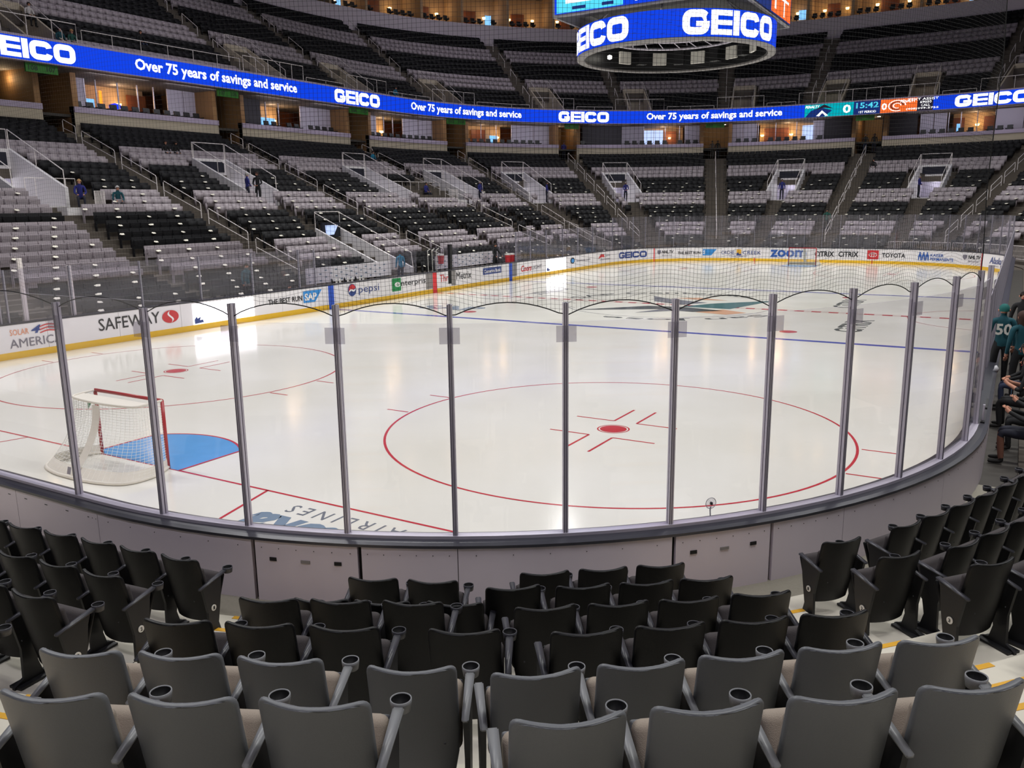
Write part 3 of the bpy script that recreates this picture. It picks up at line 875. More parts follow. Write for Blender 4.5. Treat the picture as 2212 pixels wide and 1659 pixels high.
# safety net above the near glass, hung on a scalloped rope
def net(name, label, t0, t1, r, cell, posts, ztop=9.6, edge=False):
    root = thing(name, label, 'net')
    R = 8.64
    Ln = arclen(t0, t1, R)
    def rope_z(s):
        for a, b in zip(posts[:-1], posts[1:]):
            if a <= s <= b: return 3.36 + .15 * (sin(pi * (s - a) / (b - a)) ** .8)
        return 3.4
    def P(s, z):
        x, y = ring(R + .02 * sin(s * 1.9 + z * 2.3), advance(t0, s, R))
        return (x, y, z)
    N = int(Ln / .10)
    mb = MB(); mb.tube([P(Ln * i / N, rope_z(Ln * i / N)) for i in range(N + 1)], .006, 5)
    mb.build('net_rope', 'net_black', root)
    mb = MB()
    n = int(Ln / cell)
    for i in range(n + 1):
        s = Ln * i / n; z0 = rope_z(s)
        zs = np.linspace(z0, ztop, 9)
        mb.tube([P(s + .012 * sin(z * 1.7 + s * .8), z) for z in zs], r, 3, caps=False)
    k = int((ztop - 3.36) / cell)
    for j in range(1, k):
        z = 3.36 + j * cell
        run_ = []
        for i in range(0, n + 1, 3):
            s = Ln * i / n
            zz = z + .05 * sin(s * 5.6 + .5) * math.exp(-(z - 3.36) / 1.2) + .02 * sin(s * 1.3 + z)
            if zz > rope_z(s): run_.append(P(s, zz))
            elif len(run_) > 1: mb.tube(run_, r, 3, caps=False); run_ = []
            else: run_ = []
        if len(run_) > 1: mb.tube(run_, r, 3, caps=False)
    o = mb.build('net_mesh', 'net_black', root); o['kind'] = 'stuff'
    if edge: MB().tube([P(0.0, z) for z in np.linspace(2.9, ztop, 9)], .006, 6).build('edge_cord', 'net_black', root)
    return root
def s_of(t0, ts, R=8.64): return sorted(arclen(t0, t, R) for t in ts)
net('safety_net', 'black safety netting hanging above the corner glass', POST_T[11], POST_T[2], .0014, .042, s_of(POST_T[11], POST_T[2:12]), edge=True)
net('goal_end_net', 'fine pale-dark netting above the glass behind the near goal', POST_T[2], POST_T[0] + 4.2, .0007, .042, s_of(POST_T[2], POST_T[0:3]) + [arclen(POST_T[2], POST_T[0] + 1.99, 8.64), arclen(POST_T[2], POST_T[0] + 3.98, 8.64)])
# parabolic microphone on the cap rail
x, y = ring(8.60, arc_t(-41.8))
mic = thing('parabolic_microphone', 'clear plastic dish microphone clamped on the cap rail inside the corner glass', 'microphone', (x, y, CAP_Z + .02), facing(arc_t(-41.8)))
MB().tube([(0, .05, 0), (0, .06, .08), (0, .05, .12)], .008, 6).build('stand', 'clear_plastic', mic)
mb = MB(); mb.tube([(.062 * cos(a), .05, .16 + .062 * sin(a)) for a in np.linspace(0, 2 * pi, 20)[:-1]], .004, 5, True); mb.build('dish_rim', 'clear_plastic', mic)
mb = MB(); mb.add([(0, .075, .16)] + [(.06 * cos(a), .05, .16 + .06 * sin(a)) for a in np.linspace(0, 2 * pi, 20)[:-1]], [(0, i + 1, (i + 1) % 19 + 1) for i in range(19)]); mb.build('dish', 'bracket_plastic', mic)
MB().box((0, .04, .16), (.02, .03, .028)).build('capsule', 'frame_black', mic)

# ================================================================== GOALS
def goal(y, s, label):
    g = thing('hockey_goal', label, 'goal', (0, y, 0))
    hw, H = .945, 1.22
    for sx in (-1, 1):
        MB().tube([(sx * hw, 0, 0), (sx * hw, 0, H)], .032, 10).build('post', 'goal_red', g, True)
    MB().tube([(-hw, 0, H), (hw, 0, H)], .032, 10).build('crossbar', 'goal_red', g, True)
    def catm(pts, n=40):
        out = []
        P = [pts[0]] + list(pts) + [pts[-1]]
        seg = len(pts) - 1
        for i in range(n + 1):
            f = i / n * seg; k = min(int(f), seg - 1); u = f - k
            p0, p1, p2, p3 = [np.array(P[k + j], float) for j in range(4)]
            out.append(.5 * ((2 * p1) + (-p0 + p2) * u + (2 * p0 - 5 * p1 + 4 * p2 - p3) * u * u + (-p0 + 3 * p1 - 3 * p2 + p3) * u ** 3))
        return out
    base = catm([(-hw, 0, .03), (-1.18, -s * .45, .03), (-1.12, -s * .95, .03), (-.62, -s * 1.16, .03), (0, -s * 1.2, .03), (.62, -s * 1.16, .03), (1.12, -s * .95, .03), (1.18, -s * .45, .03), (hw, 0, .03)])
    top = catm([(-hw, 0, H), (-.93, -s * .3, H - .01), (-.84, -s * .5, H - .02), (-.4, -s * .58, H - .02), (0, -s * .6, H - .02), (.4, -s * .58, H - .02), (.84, -s * .5, H - .02), (.93, -s * .3, H - .01), (hw, 0, H)])
    n = len(base) - 1
    def S(i, h):
        w = (1 - h) ** 2.1
        p = base[i] * w + top[i] * (1 - w)
        return (p[0], p[1], .03 + (H - .05) * h)
    MB().tube(base, .03, 8).build('base_frame', 'goal_white', g, True)
    MB().tube(top, .022, 8).build('top_frame', 'goal_white', g, True)
    mb = MB()                                 # padded skirt round the base
    for i in range(n): mb.add([S(i, 0.0), S(i + 1, 0.0), S(i + 1, .13), S(i, .13)], [(0, 1, 2, 3)])
    mb.build('base_padding', 'goal_white', g, True)
    mb = MB()
    for i in range(n // 2):
        a, b, c, d = top[i], top[i + 1], top[n - i - 1], top[n - i]
        if i > 3: mb.add([a, b, c, d], [(0, 1, 2, 3)])
    mb.build('top_padding', 'goal_white', g, True)
    ic = n // 2
    mb = MB()
    for h in np.linspace(0, .97, 14)[:-1]:
        h2 = h + .0747
        w = .10
        p, q = S(ic, h), S(ic, h2)
        mb.add([(p[0] - w, p[1] - s * .02, p[2]), (p[0] + w, p[1] - s * .02, p[2]), (q[0] + w, q[1] - s * .02, q[2]), (q[0] - w, q[1] - s * .02, q[2])], [(0, 1, 2, 3)])
    mb.build('centre_padding', 'goal_white', g, True)
    MB().add([(-.05, -s * 1.24, .10), (.05, -s * 1.24, .10), (.05, -s * 1.21, .22), (-.05, -s * 1.21, .22)], [(0, 1, 2, 3)]).build('league_badge', 'ad_grey', g)
    mb = MB()
    for i in range(0, n + 1):
        mb.tube([S(i, h) for h in np.linspace(0, 1, 10)], .0032, 3, caps=False)
    for h in np.linspace(.03, .98, 26):
        mb.tube([S(i, h) for i in range(n + 1)], .0032, 3, caps=False)
    o = mb.build('goal_netting', 'goal_net', g); o['kind'] = 'stuff'
    return g
g1 = goal(3.35, 1, 'red-framed hockey goal with white netting beside the blue crease nearest the camera')
MB().add([(-.93, -.10, 1.02), (-.55, -.42, .98), (-.50, -.45, 1.14), (-.88, -.16, 1.17)], [(0, 1, 2, 3)]).build('towel', 'green_cloth', g1)
goal(57.61, -1, 'small red-framed hockey goal in front of the far end boards')
# ================================================================== RIBBON SCREEN
RR, RZ0, RZ1 = 28.4, 12.34, 13.5
ribbon = thing('ribbon_screen', 'long blue curved ribbon screen with white lettering below the upper stand', 'screen')
mb = MB(); mb.sweep([(RR, RZ0), (RR, RZ1), (RR + .18, RZ1), (RR + .18, RZ0)], -40, 131.75); mb.build('led_face', 'led_blue', ribbon)
mb = MB(); mb.sweep([(RR, RZ0), (RR, RZ1), (RR + .18, RZ1), (RR + .18, RZ0)], 145.05, 200); mb.build('led_face', 'led_blue', ribbon)
mb = MB(); mb.sweep([(RR - .02, RZ1), (RR - .02, RZ1 + .12), (RR + .5, RZ1 + .12), (RR + .5, RZ1)], -40, 200); mb.build('top_ledge', 'parapet_cap', ribbon)
mb = MB(); mb.sweep([(RR - .02, RZ0 - .05), (RR - .02, RZ0), (RR + .33, RZ0), (RR + .33, RZ0 - .05)], -40, 200); mb.build('bottom_ledge', 'parapet_cap', ribbon)
def geico(R, t0, t1, z0, z1, parent, off=.012):
    return on_ring(wide_word(), R, t0, t1, z0, z1, 'lettering', 'led_white', parent, off)
for a, b in ((10.6, 16.05), (37.0, 42.4), (83.0, 93.6), (148.55, 160.3)):
    geico(RR, a, b, RZ0 + .10, RZ1 - .08, ribbon)
for a, b in ((19.8, 33.05), (49.05, 74.95), (101.25, 127.6)):
    ribbon_text('Over 75 years of savings and service', RR, a, b, RZ0 + .14, RZ1 - .18, 'led_white', ribbon, .027, 0, .012)
def face(t0, t1, m, z0=RZ0, z1=RZ1, off=0.0):
    mb = MB(); mb.sweep([(RR - off, z0), (RR - off, z1), (RR + .18, z1), (RR + .18, z0)], t0, t1); return mb.build('score_face', m, ribbon)
face(131.75, 137.25, 'led_teal'); face(137.25, 139.55, 'led_navy'); face(139.55, 142.6, 'led_orange'); face(142.6, 145.05, 'led_dark')
def fr(poly, t0, t1, m, off):
    on_ring((np.array(poly, float), [tuple(range(len(poly)))]), RR, t0, t1, RZ0, RZ1, 'score_shape', m, ribbon, off)
fr([(0, 0), (.5, 0), (.72, .45), (.4, .75), (.15, .5)], 131.9, 136.3, 'led_navy', .02)
fr([(.30, .08), (.45, .5), (.62, .08), (.55, .05), (.46, .3), (.38, .05)], 131.9, 136.3, 'led_white', .03)
fr([(.25, .55), (.5, .95), (.75, .6), (.5, .7)], 131.9, 136.3, 'led_dark', .03)
ribbon_text('PENALTY', RR, 131.9, 134.2, RZ1 - .34, RZ1 - .10, 'led_white', ribbon, .02, .2, .03)
ribbon_text('0', RR, 136.3, 137.0, RZ0 + .2, RZ1 - .2, 'led_white', ribbon, .03, 0, .03)
ribbon_text('15:42', RR, 137.45, 139.4, RZ1 - .62, RZ1 - .12, 'led_cyan', ribbon, .02, 0, .03)
ribbon_text('1ST PERIOD', RR, 137.7, 139.2, RZ0 + .1, RZ0 + .3, 'led_white', ribbon, .01, 0, .03)
ribbon_text('0', RR, 139.65, 140.1, RZ0 + .25, RZ1 - .3, 'led_white', ribbon, .03, 0, .03)
for k in range(3):
    o = circle_poly(.5, .5, .5 - .13 * k, .5 - .13 * k, 22); i_ = circle_poly(.5, .5, .44 - .13 * k, .44 - .13 * k, 22)
    on_ring((np.array(o + i_), [(q, (q + 1) % 22, 22 + (q + 1) % 22, 22 + q) for q in range(18)]), RR, 140.2, 141.7, RZ0 + .08, RZ1 - .1, 'score_shape', 'led_white' if k != 1 else 'led_dark', ribbon, .03)
ribbon_text('PENALTY', RR, 141.2, 142.5, RZ1 - .36, RZ1 - .12, 'led_white', ribbon, .02, .2, .035)
for s, z in (('TEXT ASSIST', .93), ('69050', .67), ('CALL', .40), ('(408)999-5755', .12)):
    h = .2
    w = {'TEXT ASSIST': 2.2, '69050': 1.0, 'CALL': .8, '(408)999-5755': 2.3}[s]
    c = 143.85; dt = w / 2 / metric(c, RR) * .92
    ribbon_text(s, RR, c - dt, c + dt, RZ0 + z - .02, RZ0 + z + h - .02, 'led_white', ribbon, .01, 0, .03)

# ================================================================== SUITE LEVEL
def panel(name, t0, t1, R, z0, z1, m, parent, th=.08):
    mb = MB(); mb.sweep([(R, z0), (R, z1), (R + th, z1), (R + th, z0)], t0, t1); return mb.build(name, m, parent)
def point(name, loc, power, color, r=.25):
    d = bpy.data.lights.new(name, 'POINT'); d.energy = power; d.color = color; d.shadow_soft_size = r
    o = bpy.data.objects.new(name, d); COL.objects.link(o); o.location = loc; return o
NB = ['left-hand', 'second', 'third', 'fourth', 'fifth', 'sixth', 'right-hand']
SUITES = {
 0: dict(t=(16.8, 27.25), shades=[(16.95, 17.8), (17.85, 18.7), (24.7, 25.9), (25.95, 27.15)], dark=[(27.2, 28.4)], win=(18.7, 24.7), mull=[18.75, 19.5, 21.0, 22.4, 23.6, 24.65], tv=[(18.75, 19.45, 'screen_blue'), (19.6, 20.6, 'screen_blue')], neon=True, lamps=[(22.6, 'w')], wood=[(23.2, 24.6)]),
 1: dict(t=(29.35, 40.7), shades=[(36.95, 38.9), (38.95, 40.9)], dark=[(30.5, 32.4)], win=(33.3, 36.95), mull=[33.3, 34.6, 36.9], tv=[(34.0, 35.0, 'screen_blue'), (35.1, 36.05, 'screen_blue')], lamps=[(36.3, 'w')], wood=[(33.4, 33.95)]),
 2: dict(t=(43.1, 60.7), shades=[(44.75, 47.7), (53.7, 57.1), (57.2, 60.65)], dark=[(60.7, 62.5)], win=(47.7, 53.7), mull=[47.7, 49.5, 51.5, 53.7], tv=[], lamps=[(52.8, 'w')], wood=[(48.5, 51.5)]),
 3: dict(t=(64.9, 84.5), shades=[(76.4, 80.7), (80.8, 85.0)], dark=[], win=(67.0, 76.4), mull=[67.0, 70.2, 73.3, 76.4], tv=[(73.8, 75.3, 'screen_blue')], lamps=[(67.8, 'w'), (75.6, 'w')], wood=[(70.5, 73.2)]),
 4: dict(t=(88.2, 112.9), shades=[(97.85, 101.95), (109.65, 112.9)], dark=[(90.1, 97.7)], win=(102.0, 109.6), mull=[102.0, 106.0, 108.6, 109.6], tv=[(102.4, 104.3, 'screen_pale'), (104.4, 106.0, 'screen_pale')], lamps=[(107.2, 'w')], wood=[(106.2, 108.4)]),  # pale panels glow in place of a bright bluish window, not televisions
 5: dict(t=(117.5, 137.25), shades=[(117.5, 120.0), (120.05, 122.5), (132.4, 134.0)], dark=[(134.1, 136.6)], win=(122.75, 132.3), mull=[122.75, 125.8, 129.4, 132.3], tv=[(129.9, 132.2, 'screen_pale')], lamps=[(123.2, 'w'), (128.0, 'w')], wood=[(123.5, 127.6)]),
 6: dict(t=(139.65, 160), shades=[(142.6, 144.5), (144.6, 146.5), (153.6, 157.6), (157.7, 160)], dark=[(139.4, 142.4)], win=(146.8, 153.6), mull=[146.8, 148.6, 151.0, 153.6], tv=[(147.5, 148.0, 'screen_blue')], lamps=[(150.3, 'w')], wood=[(146.9, 148.5), (151.2, 153.5)]),
}
chair_me = None
def suite_chair_mesh():
    mb = MB()
    mb.box((0, -.22, .62), (.46, .08, .5), rx=.15); mb.box((0, .05, .42), (.48, .46, .12)); mb.box((-.26, 0, .56), (.06, .42, .06)); mb.box((.26, 0, .56), (.06, .42, .06)); mb.box((0, 0, .2), (.1, .1, .4)); mb.box((0, 0, .02), (.42, .42, .04))
    return mb.mesh('suite_chair', 'frame_black')
chair_me = suite_chair_mesh()
for k, d in SUITES.items():
    s = thing('suite', f'lit glazed suite bay with roller shades, {NB[k]} bay under the ribbon screen', 'suite')
    for a, b in d['shades']: panel('roller_shade', a, b, 32.0, 9.7, 12.4, 'shade', s)
    for a, b in d['dark']: panel('dark_partition', a, b, 31.6, 9.7, 12.4, 'dark_wall', s, .3)
    for a, b in d['wood']: panel('wood_panel', a, b, 34.2, 9.7, 12.0, 'wood', s, .1)
    w0, w1 = d['win']
    panel('room_wall', w0, w1, 34.6, 9.7, 12.45, 'cream_wall', s, .1)
    for t in d['mull']:
        x, y = ring(32.0, t); MB().box((0, 0, 11.05), (.07, .06, 2.7)).build('mullion', 'alu', s, loc=(x, y, 0), rz=facing(t))
    for a, b, m in d['tv']: panel('tv_or_window', a, b, 33.9, 10.75 if m == 'screen_blue' else 10.0, 11.45 if m == 'screen_blue' else 12.1, m, s)
    for t, c in d['lamps']:
        x, y = ring(34.3, t)
        mb = MB(); mb.lathe([(.0, -.12), (.16, -.08), (.2, .08), (.0, .1)], 10); mb.build('wall_lamp', 'lamp_warm', s, loc=(x, y, 11.3))
        x, y = ring(33.6, t); point('suite_lamp_light', (x, y, 11.5), 40, (1, .62, .30))
    if d.get('neon'):
        panel('neon_strip', 20.95, 21.12, 33.8, 10.4, 12.0, 'neon_orange', s); x, y = ring(33.7, 21.9)
        mb = MB(); mb.lathe([(0, -.22), (.36, -.1), (.36, .1), (0, .22)], 14); o = mb.build('neon_sign', 'neon_blue', s, loc=(x, y, 11.1)); o.scale = (1, 1, 1)
    for tq in (d['t'][0] + (d['t'][1] - d['t'][0]) * q for q in (.25, .75)):      # soffit striplights washing the suite fronts
        xa, ya = ring(29.3, tq); xb, yb = ring(31.6, tq)
        area_light('soffit_striplight', (xa, ya, 12.2), (xb, yb, 11.0), 4.0, .25, 26, (.93, .90, 1.0), 170)
    tc = advance((w0 + w1) / 2, 0, 33); x, y = ring(33.2, tc)
    point('suite_ceiling_light', (x, y, 12.1), 34, (1, .66, .38))
    t = advance(d['t'][0], 1.0, 31.2); i = 0
    while t < d['t'][1] - .6 / metric(d['t'][1], 31.2):
        i += 1
        x, y = ring(31.15, t)
        if random.random() < .86 and not any(a <= t <= b for a, b in d['dark']):
            o = obj('suite_chair', chair_me, None, (x, y, 10.02), facing(t)); tag(o, f'black suite chair, {nth(i)} place from the left behind the {NB[k]} suite parapet', 'chair', 'chairs along the suite parapets')
        t = advance(t, .78, 31.2)
# tunnel section signs and downlights
sign_t = [(13.35, 15.15, '108', '107'), (26.1, 27.85, '107', '106'), (39.1, 41.3, '106', '105'), (58.45, 62.75, '105', '104'), (84.6, 87.55, '104', '103'), (113.1, 116.7, '103', '102'), (137.45, 139.05, '102', '101')]
for k, (a, b, n1, n2) in enumerate(sign_t):
    s = thing('section_sign', f'green section sign hung above the {nth(k + 1)} stair tunnel from the left', 'sign', group='green section signs')
    panel('sign_box', a, b, 28.75, 11.82, 12.28, 'green_sign', s, .12)
    w = b - a
    ribbon_text(n1, 28.75, a + .08 * w, a + .36 * w, 11.92, 12.18, 'ink', s, .01)
    ribbon_text(n2, 28.75, a + .64 * w, a + .92 * w, 11.92, 12.18, 'ink', s, .01)
    x, y = ring(31.5, b)
    l = MB().lathe([(0, 0), (.14, 0), (.12, .06), (0, .06)], 10).build('downlight', 'lamp_white', None, loc=(x, y, 12.3))
    tag(l, f'small round downlight in the soffit of the {nth(k + 1)} stair tunnel', 'light', 'tunnel downlights')
    x, y = ring(32.5, (a + b) / 2); point('tunnel_light', (x, y, 11.9), 26, (1, .74, .42))

# upper suites
UPD = [54.35, 60.15, 69.0, 75.45, 82.7, 89.9, 97, 104, 112, 120, 127.9, 134.0, 140.6, 146.5, 152, 158]
for k in range(len(UPD) - 1):
    a, b = UPD[k], UPD[k + 1]
    if 97 <= a < 120: continue
    s = thing('upper_suite', f'warm-lit upper suite above the grey band, {nth(k + 1)} from the left', 'suite')
    t2 = advance(a, .3, 43); mb = MB(); mb.sweep([(42.3, 23.4), (42.3, 27.7), (46.8, 27.7), (46.8, 23.4)], a, t2); mb.build('divider', 'cream_wall', s)
    panel('wood_panel', a + (b - a) * .35, a + (b - a) * .62, 46.5, 23.4, 26, 'wood', s, .1)
    x, y = ring(43.0, a + (b - a) * .02); MB().box((0, 0, 25.5), (.18, .18, 4.3)).build('column', 'band', s, loc=(x, y, 0), rz=facing(a))
    for fct in (.3, .78):
        tl = a + (b - a) * fct
        x, y = ring(46.3, tl); MB().lathe([(0, -.15), (.15, -.1), (.2, .1), (0, .15)], 10).build('wall_lamp', 'lamp_warm', s, loc=(x, y, 25.3))
        x, y = ring(45.4, tl); point('upper_suite_light', (x, y, 25.6), 20, (1, .68, .40))
    if k % 3 == 0: panel('tv_or_window', a + (b - a) * .8, a + (b - a) * .92, 46.2, 24.6, 25.6, 'screen_blue', s)
    L_ = arclen(a, b, 42.6); n = int(L_ / .8)
    for i in range(1, n):
        if random.random() < .85:
            t = advance(a, i * .8, 42.6); x, y = ring(42.7, t)
            o = obj('suite_chair', chair_me, None, (x, y, 23.62), facing(t)); tag(o, f'black chair, {nth(i)} place from the left in the {nth(k + 1)} upper suite', 'chair', 'chairs in the upper suites')

# ================================================================== RAILS
def pipe(pts, r=.024, n=6): return MB().tube(pts, r, n)
def P3(R, t, z):
    x, y = ring(R, t); return (x, y, z)
SIDE = {2.0: 'left-edge', 15.9: 'first', 28.1: 'second', 41.9: 'third', 62.8: 'fourth', 86.3: 'fifth', 115.2: 'sixth', 138.3: 'seventh', 161.4: 'eighth'}
for t in (15.9, 28.1, 41.9, 62.8, 86.3, 115.2, 138.3, 161.4):
    blocks = [(4, 7), (8, 11), (12, 15), (16, 19), (20, 23), (24, 25)] if t < 80 else [(5, 7), (8, 10), (11, 13), (14, 16), (17, 19), (20, 22), (23, 25)]
    if t == 115.2:            # long thin centre rail
        h = thing('handrail', 'long thin white handrail down the middle of the straight far stairs', 'handrail', group='stand handrails')
        pipe([P3(ROW_R[4], t, TREAD[4] + .9), P3(ROW_R[24], t, TREAD[24] + .95)], .03).build('top_rail', 'white_pipe', h)
        for i in (4, 8, 12, 16, 20, 24): pipe([P3(ROW_R[i], t, TREAD[i]), P3(ROW_R[i], t, TREAD[i] + .92)], .025).build('post', 'white_pipe', h)
        continue
    for bi, (r0, r1) in enumerate(blocks):
        h = thing('handrail', f'white pipe handrail, {nth(bi + 1)} up the {SIDE[t]} stairs across the ice', 'handrail', group='stand handrails')
        a, b = r0 - 1, r1 - 1
        Ra, Rb = ROW_R[a] - .2, ROW_R[b] + .1
        za, zb = TREAD[a], TREAD[b]
        pipe([P3(Ra, t, za), P3(Ra, t, za + .84), P3(Ra + .06, t, za + .92), P3(Rb - .06, t, zb + .97), P3(Rb, t, zb + .9), P3(Rb, t, zb)]).build('rail_frame', 'white_pipe', h)
        pipe([P3(Ra, t, za + .48), P3(Rb, t, zb + .5)], .02).build('mid_rail', 'white_pipe', h)
# stairs: half-steps in the aisles
step_me = MB().box((0, 0, 0), (1.75, .32, .20)).mesh('stair_step', 'concrete')
mstep_me = MB().box((0, 0, 0), (1.05, .32, .20)).mesh('stair_step', 'concrete')
for k, t in enumerate(MAIN_AISLES[1:10]):
    st = structure(thing('floor_stairs', f'concrete aisle stairs, {nth(k + 1)} from the left across the ice', 'stairs'))
    for i in range(24):
        x, y = ring(ROW_R[i] + .03, t); obj('stair_step', step_me, st, (x, y, TREAD[i] + .08), facing(t))
for k, t in enumerate(MID_AISLES):
    st = structure(thing('floor_stairs', f'concrete stairs below the {nth(k + 1)} portal from the left', 'stairs'))
    for i in range(13):
        x, y = ring(ROW_R[i] + .03, t); obj('stair_step', mstep_me, st, (x, y, TREAD[i] + .08), facing(t))

# ================================================================== PORTALS (vomitories)
for k, t in enumerate(MID_AISLES[:8]):
    x, y = ring(ROW_R[14] - .66, t)
    v = thing('stand_portal', f'white-walled stair portal cut into the lower stand, {nth(k + 1)} from the left', 'portal', (x, y, 0), facing(t) + pi)
    # local: +y outward (up the stand), x along the row
    D = ROW_R[18] - ROW_R[14] + .9; hw = 1.15
    zf = TREAD[13]
    mb = MB()
    for sx in (-1, 1):
        mb = MB()
        prof = [(-.1, zf - .3), (-.1, TREAD[14] + .55), (D, TREAD[18] + 1.05), (D, zf - .3)]
        pts = [(sx * hw, py, pz) for py, pz in prof] + [(sx * (hw + .16), py, pz) for py, pz in prof]
        mb.add(pts, [(0, 1, 2, 3), (7, 6, 5, 4), (0, 4, 5, 1), (1, 5, 6, 2), (2, 6, 7, 3), (3, 7, 4, 0)])
        w = mb.build('side_wall', 'white_paint', v)
        pipe([(sx * (hw + .08), 0, TREAD[14] + .5), (sx * (hw + .08), .02, TREAD[14] + 1.35), (sx * (hw + .08), D, TREAD[18] + 1.95), (sx * (hw + .08), D, TREAD[18] + 1.0)]).build('rail', 'white_pipe', v)
        pipe([(sx * (hw + .08), D * .5, TREAD[16] + .5), (sx * (hw + .08), D * .5, TREAD[16] + 1.6)], .02).build('rail_post', 'white_pipe', v)
    MB().box((0, D, TREAD[18] + .55), (2 * hw, .16, 0.95)).build('lintel', 'white_paint', v)
    MB().box((0, D - .1, TREAD[18] + .55), (2 * hw * .86, .03, .62)).build('banner', 'cloth_navy', v)
    xl, yl = ring(ROW_R[14] - .66 + D + .6, t); point('portal_light', (xl, yl, zf + 1.3), 26, (.93, .92, 1.0), .15)
    pipe([(-hw, D, TREAD[18] + 1.0), (-hw, D, TREAD[18] + 1.95), (hw, D, TREAD[18] + 1.95), (hw, D, TREAD[18] + 1.0)]).build('rail', 'white_pipe', v)
    MB().box((0, D + 1.4, zf + 1.2), (2 * hw, .2, 2.8)).build('passage', 'shade', v)
    for sx in (-1, 1): MB().box((sx * (hw + .02), D + .75, zf + 1.0), (.1, 1.4, 2.4)).build('passage_wall', 'shade', v)
    MB().box((0, D / 2 + .7, zf + .02), (2 * hw, D + 1.4, .1)).build('portal_floor', 'white_paint', v)

# upper tier front rails and portals
TALL = [(12.2, 16.4), (28.35, 34.0), (38.75, 43.6), (54.95, 64.7), (77.55, 86.4), (95.0, 104.8), (115.15, 124.0), (130.55, 145.8), (152.35, 160.1)]
prevt = -10
for k, (a, b) in enumerate(TALL):
    h = thing('guard_rail', f'low white guard rail on the ribbon ledge before the {nth(k + 1)} tall rail', 'rail', group='ribbon ledge rails')
    lo, hi = advance(prevt, .3, 28.6), advance(a, -.3, 28.6)
    tt = tsamples(lo, hi, 2.5); hr = .9 if k == 1 else .42
    pipe([P3(28.62, t, RZ1 + hr) for t in tt], .022, 5).build('top_rail', 'white_pipe', h)
    n = max(2, int(arclen(lo, hi, 28.6) / 1.7))
    for i in range(n + 1):
        t = advance(lo, arclen(lo, hi, 28.6) * i / n, 28.6); pipe([P3(28.62, t, RZ1 + .1), P3(28.62, t, RZ1 + hr)], .018, 5).build('post', 'white_pipe', h)
    h = thing('guard_rail', f'tall white guard rail in front of the {nth(k + 1)} upper portal from the left', 'rail', group='ribbon ledge rails')
    tt = tsamples(a, b, 2.5)
    pipe([P3(28.62, a, RZ1 + .1)] + [P3(28.62, t, RZ1 + 1.15) for t in tt] + [P3(28.62, b, RZ1 + .1)], .026, 6).build('top_rail', 'white_pipe', h)
    n = max(3, int(arclen(a, b, 28.6) / 1.1))
    for i in range(1, n):
        t = advance(a, arclen(a, b, 28.6) * i / n, 28.6); pipe([P3(28.62, t, RZ1 + .1), P3(28.62, t, RZ1 + 1.15)], .02, 5).build('post', 'white_pipe', h)
    prevt = b
for k, t in enumerate(UP_AISLES):
    st = structure(thing('floor_stairs', f'upper stand aisle stairs, {nth(k + 1)} from the left', 'stairs'))
    for i in range(16):
        x, y = ring(UP_R[i] + .02, t); o = obj('stair_step', mstep_me, st, (x, y, UP_Z[i] + .17), facing(t))
    for bi, (r0, r1) in enumerate(((3, 5), (7, 9), (11, 13), (15, 17))):
        a, b = r0 - 1, r1 - 1
        h = thing('handrail', f'thin handrail, {nth(bi + 1)} up the {nth(k + 1)} upper stairs', 'handrail', group='upper stand handrails')
        pipe([P3(UP_R[a], t, UP_Z[a]), P3(UP_R[a], t, UP_Z[a] + .95), P3(UP_R[b], t, UP_Z[b] + 1.0), P3(UP_R[b], t, UP_Z[b])], .025, 5).build('rail_frame', 'white_pipe', h)
for k, t in enumerate(UP_PORTS):
    x, y = ring(UP_R[0] - .4, t)
    v = thing('upper_portal', f'grey walled upper portal, {nth(k + 1)} from the left above the ribbon screen', 'portal', (x, y, 0), facing(t) + pi)
    D = UP_R[4] - UP_R[0] + .8; hw = 1.0
    for sx in (-1, 1):
        prof = [(0, UP_Z[0] - .2), (0, UP_Z[0] + .6), (D, UP_Z[4] + .9), (D, UP_Z[0] - .2)]
        pts = [(sx * hw, py, pz) for py, pz in prof] + [(sx * (hw + .14), py, pz) for py, pz in prof]
        MB().add(pts, [(0, 1, 2, 3), (7, 6, 5, 4), (0, 4, 5, 1), (1, 5, 6, 2), (2, 6, 7, 3), (3, 7, 4, 0)]).build('side_wall', 'parapet', v)
        pipe([(sx * hw, 0, UP_Z[0] + .5), (sx * hw, 0, UP_Z[0] + 1.1), (sx * hw, D, UP_Z[4] + 1.6), (sx * hw, D, UP_Z[4] + .8)], .022, 5).build('rail', 'white_pipe', v)
    MB().box((0, D, (UP_Z[0] + UP_Z[4]) / 2 + .4), (2 * hw, .15, UP_Z[4] - UP_Z[0] + 1.1)).build('back_wall', 'parapet', v)
    pipe([(-hw, D, UP_Z[4] + .8), (-hw, D, UP_Z[4] + 1.6), (hw, D, UP_Z[4] + 1.6), (hw, D, UP_Z[4] + .8)], .022, 5).build('rail', 'white_pipe', v)
    MB().box((0, D / 2, UP_Z[0] + .02), (2 * hw, D, .1)).build('portal_floor', 'concrete', v)
